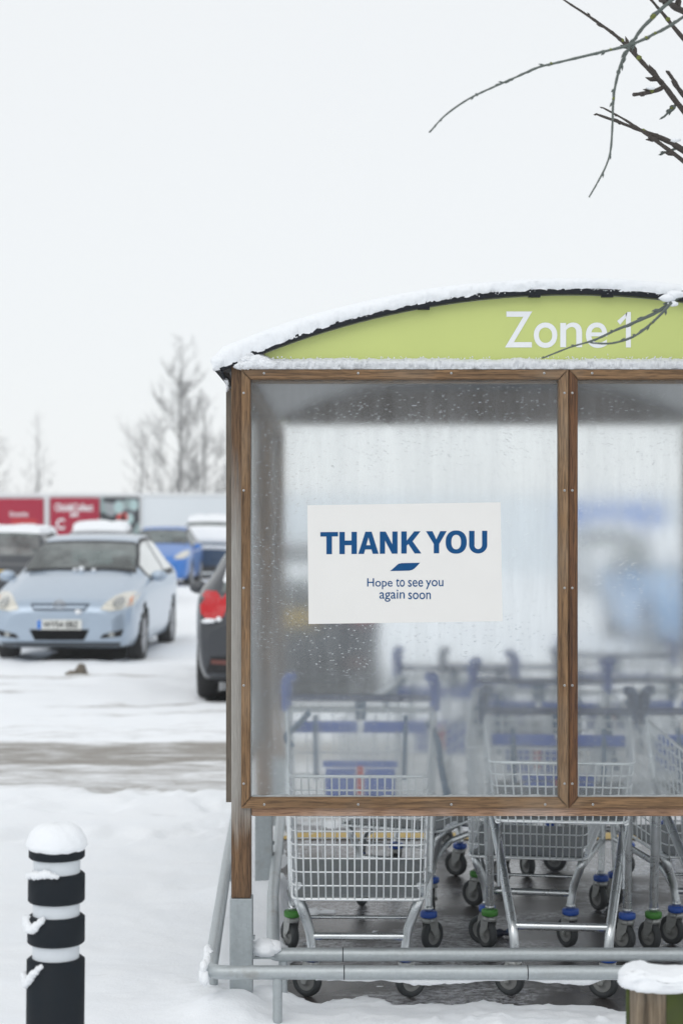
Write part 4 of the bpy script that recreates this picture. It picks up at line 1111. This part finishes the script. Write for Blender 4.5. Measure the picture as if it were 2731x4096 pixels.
    def snow(s, zone, th=.07):
        """lumpy shell of snow over part of the body: zone = (y0,y1,tmin,thickness)"""
        y0, y1, tmin, th = zone
        ii = [i for i in range(s.ny) if y0 <= s.yb[i] / s.sy <= y1]; jj = [j for j in range(s.nt) if j / 4 >= tmin]
        cols = [(j, 1) for j in jj] + [(j, -1) for j in jj[::-1][1:]]
        V = []; W_ = len(cols)
        for a, i in enumerate(ii):
            for b, (j, sd) in enumerate(cols):
                p = s.g[i, j] * np.array([sd, 1, 1]); n = s.n[i, j] * np.array([sd, 1, 1])
                e = min(1, min(a, len(ii) - 1 - a) / 2.2) * min(1, min(b, W_ - 1 - b) / 2.2); e = e ** .5
                k = th * e * (.65 + .8 * float(fbm(p[0] * 3 + 9, p[1] * 3 + th * 50, 4, 3))) - .01 * (1 - e)
                q = p + n * k + np.array([0, 0, k * .35]); V.append(tuple(q))
        m = MB(); m.add(V, [(a * W_ + b, a * W_ + b + 1, (a + 1) * W_ + b + 1, (a + 1) * W_ + b) for a in range(len(ii) - 1) for b in range(W_ - 1)], 0, True)
        return m.build('snow_cover', snow, s.root)
def mir(p): return [(-x, z) for x, z in p][::-1]
def disc(cx, cz, r, n=18, sx=1.): return [(cx + r * sx * math.cos(2 * math.pi * i / n), cz + r * math.sin(2 * math.pi * i / n)) for i in range(n)]
GRP = 'cars parked in the snowy car park'

# silver-blue hatchback, facing us
silver = paint('silver_blue_paint', (.385, .468, .57), .3, .4)
c1 = Car('parked_car', 'silver blue hatchback facing the camera with a white front number plate', GRP, (-3.235, 20.25, 0), -.035, silver, 1.73, 1.50, 4.2, side_glass=cglass_side)
hl = [(.47, .66), (.52, .735), (.60, .805), (.68, .84), (.80, .848), (.84, .83), (.835, .76), (.81, .69), (.70, .655), (.58, .64)]
for q in (hl, mir(hl)):
    o = c1.decal('headlight', [q], lamp_clear, off=.012); sx = 1 if q is hl else -1
    c1.decal('lamp_reflector', [disc(sx * .665, .735, .062)], lamp_inner, off=.02, parent=o)
    c1.decal('indicator', [[(sx * .765, .70), (sx * .80, .705), (sx * .80, .80), (sx * .775, .80)]], lamp_amber, off=.02, parent=o)
gr = c1.decal('grille', [[(-.30, .645), (.30, .645), (.345, .725), (-.345, .725)]], plain('grille_dark', (.05, .07, .10), .5), off=.006)
c1.decal('grille_bar', [[(-.30, .672), (.30, .672), (.305, .700), (-.305, .700)]], silver, off=.02, parent=gr)
yb_ = c1.surf_y(0, .70) - .03
m = MB(); Mb = Matrix.Translation((0, yb_, .715)) @ Matrix.Rotation(R(90), 4, 'X')
for rx, rz_, rr in ((.068, .048, .007), (.024, .047, .006)):
    m.tube([(rx * math.cos(a), yb_, .715 + rz_ * math.sin(a)) for a in np.linspace(0, 2 * math.pi, 25)], rr, 6)
m.tube([(.042 * math.cos(a), yb_, .738 + .016 * math.sin(a)) for a in np.linspace(0, 2 * math.pi, 25)], .006, 6)
m.build('badge', rim_m, gr)
c1.decal('lower_intake', [[(-.285, .305), (.285, .305), (.345, .428), (-.345, .428)]], plain('black_mesh', (.003, .003, .004), .9, spec=.1), off=.006)
fg = [(.465, .325), (.505, .375), (.73, .425), (.70, .345)]
for q in (fg, mir(fg)):
    o = c1.decal('fog_recess', [q], dark_m, off=.008); c1.decal('fog_lamp', [disc((.60 if q is fg else -.60), .372, .035)], lamp_inner, off=.02, parent=o)
c1.decal('front_lip', [[(-.76, .225), (.76, .225), (.79, .275), (-.79, .275)]], plain('grey_lip', (.05, .06, .07), .6), off=.02)
c1.plate('WY54 EBZ', .485, plate_w)
m = MB()
for (x0, x1, zo) in ((-.62, .0, 0), (.05, .66, .002)):
    m.tube([(x0, 1.25, 1.067), ((x0 + x1) / 2, 1.29, 1.083), (x1, 1.25, 1.06)], .014, 6)
m.build('wiper', dark_m, c1.root)
m = MB()
for x, z, r in ((.03, 1.09, .03), (.18, 1.075, .022), (.22, .63, .03), (-.05, 1.08, .02)):
    m.blob((x, 1.22 if z > 1 else -.012, z), (r * 1.3, r * .7, r), x * 9, .3, 2)
m.build('snow_lump', snow, c1.root)
m = MB()       # seats and papers seen through the windscreen stay dark behind it; a dash-top sheet
m.box(.02, .26, 1.82, 1.84, 1.06, 1.10); m.build('dash_paper', sign_m, c1.root)

# dark grey hatchback, tail to us, half behind the shelter post
grey = paint('charcoal_paint', (.034, .039, .048), .34, .3)
c2 = Car('parked_car', 'dark grey hatchback seen from behind, red tail lamp beside the shelter post', GRP, (-.60, 16.0 + 4.0, 0), R(180) + .03, grey, 1.72, 1.47, 4.0, snowy=((3.70, 3.96, 6.0, .02),))
tl = [(.56, .80), (.50, .96), (.52, 1.04), (.78, 1.045), (.825, .98), (.79, .82)]
tl = [(.60, .80), (.55, .90), (.56, 1.03), (.76, 1.04), (.82, .97), (.795, .84), (.74, .785)]
for q in (tl, mir(tl)): c2.decal('tail_light', [q], lamp_red, front=False, off=.015)
c2.decal('bumper_insert', [[(-.75, .30), (.75, .30), (.70, .45), (-.70, .45)]], dark_m, front=False, off=.012)
rf = [(.52, .375), (.70, .385), (.70, .425), (.52, .415)]
for q in (rf, mir(rf)): c2.decal('reflector', [q], plain('dull_red_reflector', (.13, .040, .032), .4), front=False, off=.02)
c2.plate('KT61 VXA', .80, plate_y, front=False, strip=False)
m = MB(); m.blob((.72, 4.02, .775), (.07, .05, .022), 3, .4, 2); m.blob((.63, 4.03, .79), (.028, .02, .025), 8, .4, 2); m.build('snow_lump', snow, c2.root)

# dark four-by-four behind the silver car, tail to us
blk = paint('black_blue_paint', (.028, .033, .042), .35, .2)
SUV = [(y, w_, zb * 1.1, belt, top + (.03 if y > 2 else 0), wr + (.06 if y > 1.6 else 0)) for (y, w_, zb, belt, top, wr) in BASE[:-5]] + [(3.75, 1., .24, .975, 1.47, .71), (4.02, .97, .26, .97, 1.10, .79), (4.08, .96, .28, .92, 1.0, .78), (4.16, .93, .30, .82, .92, .75), (4.20, .86, .36, .66, .80, .70)]
c3 = Car('parked_car', 'black estate car with yellow number plate behind the silver blue hatchback', GRP, (-5.10, 27.2 + 2, 0), R(180) + .04, blk, 1.82, 1.50, 4.4, SUV, snowy=((2.0, 3.80, 6.0, .055),))
c3.plate('FD12 LKO', .92, plate_y, front=False, strip=False)
for q in (tl, mir(tl)): c3.decal('tail_light', [q], lamp_red, front=False, off=.015)
# car hidden by the silver one, only its snow-heaped roof in view
c4 = Car('parked_car', 'car whose snow slab shows just above the roof of the silver blue hatchback', GRP, (-4.85, 33.5, 0), .02, paint('pale_grey_paint', (.35, .37, .40)), 1.70, 1.50, 4.1, snowy=((2.12, 3.6, 6.2, .10), (.2, 1.2, 5.6, .06)))
# blue car, facing us
blu = paint('bright_blue_paint', (.003, .15, .53), .35, .1)
c5 = Car('parked_car', 'bright blue hatchback facing the camera between the silver car and the post', GRP, (-4.62, 43.6, 0), -.02, blu, 1.70, 1.50, 3.9)
for q in (hl, mir(hl)): c5.decal('headlight', [[(x, z + .06) for x, z in q]], lamp_clear, off=.012)
c5.decal('lower_intake', [[(-.3, .30), (.3, .30), (.34, .42), (-.34, .42)]], dark_m, off=.006)
c5.decal('badge', [disc(0, .70, .07, 16, 1.2)], rim_m, off=.012)
# snow-covered cars
MPV = [(y, w_, zb, belt, top + (.04 if y > 2 else 0), wr + (.05 if y > 1.6 else 0)) for (y, w_, zb, belt, top, wr) in BASE[:-5]] + [(3.80, 1., .22, .975, 1.44, .70), (4.04, .97, .24, .97, 1.08, .80), (4.09, .96, .26, .92, .98, .79), (4.16, .93, .28, .80, .90, .76), (4.20, .86, .34, .66, .78, .70)]
c6 = Car('parked_car', 'navy car nearly buried in snow beside the bright blue hatchback', GRP, (-3.60, 48.6 + 4.3, 0), R(180) - .02, paint('navy_paint', (.012, .045, .10)), 1.74, 1.62, 4.3, MPV, snowy=((2.05, 3.78, 5.9, .10), (3.86, 4.12, 4.6, .08), (4.165, 4.21, 3.5, .08)))
for q in (tl, mir(tl)): c6.decal('tail_light', [q], lamp_red, front=False, off=.015)
c6.decal('bumper_insert', [[(-.6, .24), (.6, .24), (.6, .40), (-.6, .40)]], dark_m, front=False, off=.012)
# beyond the frosted panes on the right
c8 = Car('parked_car', 'light blue car blurred behind the frosted pane at the right frame edge', GRP, (4.75, 21.3, 0), .05, paint('light_blue_paint', (.24, .41, .66), .35, .1), 1.76, 1.50, 4.2, snowy=((1.3, 3.6, 5.8, .06),))
c9 = Car('parked_car', 'white snowy car blurred behind the right frosted pane', GRP, (6.25, 38.5, 0), .0, paint('white_paint', (.62, .64, .66)), 1.76, 1.52, 4.2, snowy=((.1, 1.2, 5.5, .06), (2.1, 3.6, 6, .1)))
c9.decal('grille', [[(-.45, .45), (.45, .45), (.5, .66), (-.5, .66)]], dark_m, off=.006)

# lump of brown slush and twig litter dropped in front of the silver car
gp_ = P(325, 2705, 18.9); sl = empty('slush_lump', (gp_.x, 18.9, .0), 0, 'small heap of brown slush on the snow in front of the silver car', 'slush heap')
m = MB()
for (x, y, z, a, b, c_) in ((0, 0, .05, .06, .08, .085), (-.07, -.03, .03, .10, .10, .045), (.06, -.04, .02, .12, .09, .03), (-.16, -.06, .012, .12, .08, .02)):
    m.blob((x, y, z), (a, b, c_), x * 30, .5, 3)
m.build('slush_heap', slush_m, sl)

# ------------------------------------------------------------------ hoarding and signs far behind
DH = 54.; kh = DH / F
hx = lambda u: (u - CU) * kh
hz = lambda v: CH - (v - CV) * kh
hd = empty('site_hoarding', (hx(700), DH, 0), 0, 'long white panel fence across the far side of the car park', 'fence')
m = MB()
edges = [-1200, -700, -250, 188, 562, 1000, 1450, 1900, 2270, 2700, 3150, 3600, 4100]
for a, b in zip(edges[:-1], edges[1:]): m.box(hx(a) + .015, hx(b) - .015, DH, DH + .05, -.1, hz(1988))
part(m, 'panel', hoard_m, hd)
m = MB(); m.box(hx(-1200), hx(4100), DH - .03, DH + .08, hz(1987.5), hz(1972), 0, .03); part(m, 'cap_rail', hoard_cap, hd)
for e in edges:
    m = MB(); m.box(hx(e) - .06, hx(e) + .06, DH - .06, DH - .012, -.1, hz(1989)); part(m, 'fence_post', hoard_cap, hd)
def board(name, label, u0, u1, v0, v1, mat):
    r = empty(name, (hx((u0 + u1) / 2), DH - .07, hz(v1)), 0, label, 'sign'); m = MB(); m.box(hx(u0), hx(u1), DH - .10, DH - .065, hz(v1), hz(v0)); part(m, 'board', mat, r); return r
s1 = board('promotional_sign', 'crimson sign reading Groceries on the far fence at the left frame edge', -330, 178, 1994, 2215, red_sign)
s2 = board('promotional_sign', 'crimson sign reading Click&Collect on the far fence, left of the photo board', 203, 400, 1991, 2215, red_sign)
th_ = lambda x, z: (x, DH - .102, z)
m = MB(); put_text(m, 'Groceries', hx(42), hx(116), hz(2066), hz(2046), th_, .02); m.lathe([(0, 0), (.13, 0)], 24, 0, Matrix.Translation((hx(-14), DH - .102, hz(2106))) @ Matrix.Rotation(R(90), 4, 'X')); part(m, 'lettering', white_t, s1)
m = MB(); m.add([th_(hx(a), hz(b)) for a, b in ((50, 2108), (150, 2108), (150, 2075), (50, 2075))], [(0, 1, 2, 3)]); part(m, 'price_flash', plain('scarlet_flash', (.48, .006, .012), .5), s1)
m = MB(); put_text(m, 'Click&Collect', hx(222), hx(375), hz(2045), hz(2014), th_, .03); put_text(m, 'at', hx(284), hx(318), hz(2067), hz(2048), th_, .03); put_text(m, 'C', hx(228), hx(262), hz(2118), hz(2074), th_, .03); part(m, 'lettering', white_t, s2)
pm, nt, out = newmat('food_photograph'); N = NT(nt)
v_ = N.n('ShaderNodeTexVoronoi'); v_.inputs['Scale'].default_value = 2.6; N.l(pos_vec(N, (1.2, 0, 1.2)), v_.inputs['Vector'])
sc_ = N.n('ShaderNodeSeparateColor'); N.l(v_.outputs['Color'], sc_.inputs[0])
rp = ramp(N, sc_.outputs[0], [(0, (.012, .016, .022)), (.32, (.07, .07, .085)), (.5, (.25, .33, .33)), (.66, (.018, .022, .03)), (.88, (.30, .33, .35))], 'CONSTANT')
b_ = N.n('ShaderNodeBsdfPrincipled'); N.l(rp.outputs[0], b_.inputs['Base Color']); N.l(b_.outputs[0], out.inputs[0])
s3 = board('photo_board', 'dark photo poster with pale and red patches on the far fence beside the crimson sign', 404, 560, 1990, 2215, pm)
m = MB()
for cu_, cv_, r in ((487, 2076, 19), (478, 2090, 14), (500, 2068, 14)): m.add([th_(hx(cu_ + r * math.cos(a)), hz(cv_ + r * 1.2 * math.sin(a))) for a in np.linspace(0, 2 * math.pi, 16, endpoint=False)], [list(range(16))[::-1]])
part(m, 'picture_patch', plain('salmon_red', (.70, .07, .06), .5), s3)
m = MB(); m.add([th_(hx(495 + 13 * math.cos(a)), hz(2120 + 10 * math.sin(a)) ) for a in np.linspace(0, 2 * math.pi, 16, endpoint=False)], [list(range(16))[::-1]]); part(m, 'picture_patch', plain('leaf_green', (.25, .45, .08), .5), s3)
m = MB()
for cu_, cv_, r in ((478, 2030, 20), (538, 2020, 18), (520, 2075, 17)): m.add([(hx(cu_ + r * math.cos(a)), DH - .1012, hz(cv_ + r * 1.3 * math.sin(a))) for a in np.linspace(0, 2 * math.pi, 18, endpoint=False)], [list(range(18))[::-1]])
part(m, 'picture_patch', plain('pale_mint', (.40, .55, .55), .5), s3)
s4 = board('promotional_sign', 'plain blue sign on the far fence, seen as a blue blur through the right pane', 2255, 2650, 2020, 2105, blue_sign)

# dark low building seen only as a grey blur through the left pane
# ------------------------------------------------------------------ bare trees beyond the fence
def grow(seed, height, spread, u, D, name, label, dens=1.0, lean=0):
    rg = random.Random(seed); x0 = (u - CU) * D / F
    root = empty(name, (x0, D, 0), 0, label, 'tree', 'bare winter trees beyond the fence')
    n = 16; pts = []; rad = []
    for i in range(n + 1):
        t = i / n; pts.append(Vector((lean * t * t * height + rg.uniform(-.05, .05) * t, rg.uniform(-.05, .05), t * height))); rad.append(.008 + .078 * (1 - t) ** 1.2 * height / 8)
    m = MB(); m.tube(pts, rad, 7); m.build('trunk', tree_m, root)
    tw = MB()
    def branch(p, d, ln, r, lv):
        k = 5 if lv < 2 else 3; q = [p]; dd = d.copy()
        for i in range(k):
            dd = (dd + Vector((rg.uniform(-.22, .22), rg.uniform(-.22, .22), rg.uniform(-.04, .20)))).normalized(); q.append(q[-1] + dd * ln / k)
        tw.tube(q, [max(.0032, .55 * r * (1 - i / (k + .6))) for i in range(k + 1)], 4 if lv < 2 else 3, 0, False)
        if lv >= 3: return
        for _ in range(int((6, 5, 4)[lv] * dens)):
            i = rg.randint(1, k); a = rg.uniform(0, 2 * math.pi); sd = (dd + Vector((math.cos(a), math.sin(a), rg.uniform(-.1, .7))) * .85).normalized()
            branch(q[i], sd, ln * rg.uniform(.35, .62), r * .55, lv + 1)
    nb = int(26 * dens)
    for b in range(nb):
        t = .16 + .80 * (b + rg.random()) / nb; i = int(t * n); p = pts[i] + (pts[min(i + 1, n)] - pts[i]) * (t * n - i)
        a = b * 2.4 + rg.uniform(-.4, .4); ln = spread * (1.06 - t) ** .75 * rg.uniform(.7, 1.15)
        branch(p, Vector((math.cos(a), math.sin(a), .55 + .5 * t)).normalized(), ln, .030 * (1.1 - t * .7), 0 if ln > .9 else 1)
    tw.build('crown', tree_m, root); return root
grow(11, 8.1, 2.05, 718, 62, 'bare_tree', 'tallest bare tree with a straight leader, beyond the white fence left of the shelter', 1.2, .012)
grow(23, 5.2, 1.15, 566, 62, 'bare_tree', 'lower bare tree just left of the tallest tree beyond the fence', .85)
grow(37, 6.4, 1.6, 815, 63, 'bare_tree', 'bare tree between the tallest tree and the shelter', 1.15)
grow(41, 7.0, 1.5, 152, 86, 'bare_tree', 'faint thin bare tree standing alone above the crimson signs', .9)
grow(59, 6.6, 2.0, -25, 84, 'bare_tree', 'faint bare tree cut by the left frame edge above the crimson sign', .95)
# snowy scrub bank behind the fence
m = MB(); rgs = random.Random(5)
for k in range(300):
    x = rgs.uniform(-30, 26); y = rgs.uniform(64, 70); h_ = rgs.uniform(1.4, 2.5)
    p = Vector((x, y, 1.2)); q = p + Vector((rgs.uniform(-.6, .6), 0, h_ - 1.2)); m.tube([p, (p + q) / 2 + Vector((rgs.uniform(-.2, .2), 0, 0)), q], [.02, .014, .006], 3, 0, False)
tag(m.build('scrub', tree_m), 'leafless scrub along the bank behind the white fence', 'scrub', kind='stuff')
m = MB(); xs2 = np.linspace(-60, 60, 90); V = []
for x in xs2:
    for (y, z) in ((57, 0), (62, 1.3), (68, 2.2), (80, 2.45), (120, 2.6)): V.append((x, y, z + .5 * (float(fbm(x * .12, y * .1, 3, 2)) - .4) * (z > 0)))
m.add(V, [(i * 5 + j, (i + 1) * 5 + j, (i + 1) * 5 + j + 1, i * 5 + j + 1) for i in range(89) for j in range(4)], 0, True); tag(m.build('snowy_bank', snow), kind='structure')

# ------------------------------------------------------------------ bare tree reaching in from the right, close to us
bt = empty('bare_tree', (2.75, 5.3, 0), 0, 'bare tree reaching in from the right edge, budding twigs against the sky', 'tree')
def Q(lst, D0_, D1_):
    n = len(lst); return [P(u, v, D0_ + (D1_ - D0_) * i / (n - 1)) for i, (u, v) in enumerate(lst)]
off = Vector((2.75, 5.3, 0))
m = MB(); tr = [Vector((0, 0, -.1)), Vector((.02, .02, .8)), Vector((-.03, 0, 1.7)), Vector((.05, .03, 2.6)), Vector((.0, 0, 3.6)), Vector((.08, .05, 4.6))]
m.tube(catmull(tr, 5), [.11 - .003 * i for i in range(26)], 12); m.build('trunk', bark, bt)
TWIGS = [
 ([(1719, 528), (1778, 463), (1873, 396), (1982, 344), (2066, 307), (2150, 270), (2234, 249), (2368, 217), (2508, 182), (2599, 144), (2731, 67), (2950, -110), (3400, -420)], 4.85, 5.0, .0026, .0062, bark_g, 20),
 ([(2354, 789), (2392, 723), (2424, 659), (2441, 596), (2448, 491), (2450, 421), (2459, 344), (2483, 253), (2522, 179), (2564, 116), (2613, 67), (2669, 14), (2900, -160), (3400, -330)], 5.0, 5.0, .0026, .0072, bark_g, 16),
 ([(2150, -80), (2255, 0), (2340, 56), (2445, 130), (2508, 186), (2599, 284), (2655, 344), (2731, 442), (3000, 760), (3500, 1200)], 5.25, 5.4, .0026, .014, bark, 9),
 ([(2529, 379), (2580, 372), (2625, 361), (2655, 346)], 5.3, 5.33, .0065, .0085, bark, 4),
 ([(2560, -50), (2603, 0), (2648, 53), (2731, 154), (2900, 340), (3400, 900)], 5.3, 5.4, .003, .011, bark, 4),
 ([(2410, 431), (2494, 477), (2564, 523), (2648, 582), (2731, 645), (2950, 830), (3400, 1130)], 5.45, 5.4, .003, .011, bark, 5),
 ([(2382, 456), (2452, 481), (2536, 512), (2590, 532), (2662, 561), (2731, 603), (2950, 760), (3400, 1050)], 5.5, 5.4, .004, .014, bark, 5),
 ([(2669, 288), (2700, 332), (2731, 379), (2900, 560), (3400, 980)], 5.2, 5.4, .0055, .012, bark, 4),
 ([(2655, 466), (2680, 440), (2704, 414)], 5.4, 5.42, .004, .006, bark_g, 9),
 ([(2650, 613), (2690, 598), (2731, 590)], 5.5, 5.5, .0035, .006, bark_g, 4),
 ([(2640, 0), (2676, 14), (2731, 46), (2900, 120), (3500, 300)], 5.1, 5.4, .008, .016, bark, 5),
 ([(2165, 1434), (2279, 1389), (2375, 1360), (2464, 1319), (2528, 1293), (2624, 1249), (2681, 1210), (2731, 1179), (2900, 1110), (3500, 900)], 5.3, 5.35, .0024, .0095, bark_g, 14),
 ([(2369, 1372), (2445, 1373), (2528, 1348), (2592, 1303), (2643, 1255), (2681, 1212)], 5.05, 5.27, .0028, .006, bark_g, 6)]
rgb = random.Random(12)
for pts, da, db, ra, rb, mat, buds in TWIGS:
    sp = [p - off for p in catmull(Q(pts, da, db), 6)]
    if len(pts) > 6 and pts[-1][0] > 3000: sp.append(Vector((0, 0, sp[-1].z)))
    n = len(sp); m = MB()
    rr2 = [.82 * (ra + (rb - ra) * i / n) * rgb.uniform(.85, 1.15) for i in range(n)]
    m.tube(sp, rr2, 8)
    for k in range(int(buds * 1.7)):
        i = rgb.randint(0, max(1, min(n - 2, int(n * (.8 if n > 40 else .95))))); p = sp[i]; d = (sp[i + 1] - p).normalized(); up = Vector((rgb.uniform(-1, 1), rgb.uniform(-.3, .3), rgb.uniform(-1, 1)))
        s = rr2[i]; m.tube([p, p - d * s * 1.8 + up * s * 1.6, p - d * s * 3.8 + up * s * 2.4], [s * 1.1, s * .9, s * .15], 5, 0)
    for k in range(buds // 5 if mat is bark_g else max(1, buds // 3)):
        i = rgb.randint(n // 3, n - 2); i = min(i, int(n * .75)); p = sp[i]; s = rr2[i]; m.blob(p + Vector((0, -s * .6, s * .3)), (s * 1.3, s, s * 1.2), k * 3.3, .4, 1, 1)
    m.build('branch', [mat, moss], bt)
for (u, v, s_) in ((2668, 1192, .020), (2700, 1178, .022), (2690, 1215, .013), (2600, 352, .010), (2700, 560, .012)):
    m = MB(); m.blob(P(u, v, 5.3) - off, (s_ * 1.3, s_ * .8, s_ * .6), u, .4, 2); m.build('snow_clump', snow, bt)

# ------------------------------------------------------------------ winter air
def haze(density):
    m, nt, out = newmat('winter_haze'); N = NT(nt)
    v = N.n('ShaderNodeVolumePrincipled'); v.inputs['Color'].default_value = (.93, .95, .97, 1); v.inputs['Density'].default_value = density; v.inputs['Anisotropy'].default_value = .2
    N.l(v.outputs[0], out.inputs['Volume'])
    mb = MB(); mb.box(-140, 140, -12, 150, -1.2, 16); tag(mb.build('haze', m), kind='stuff')
HAZE = .0013
if HAZE: haze(HAZE)
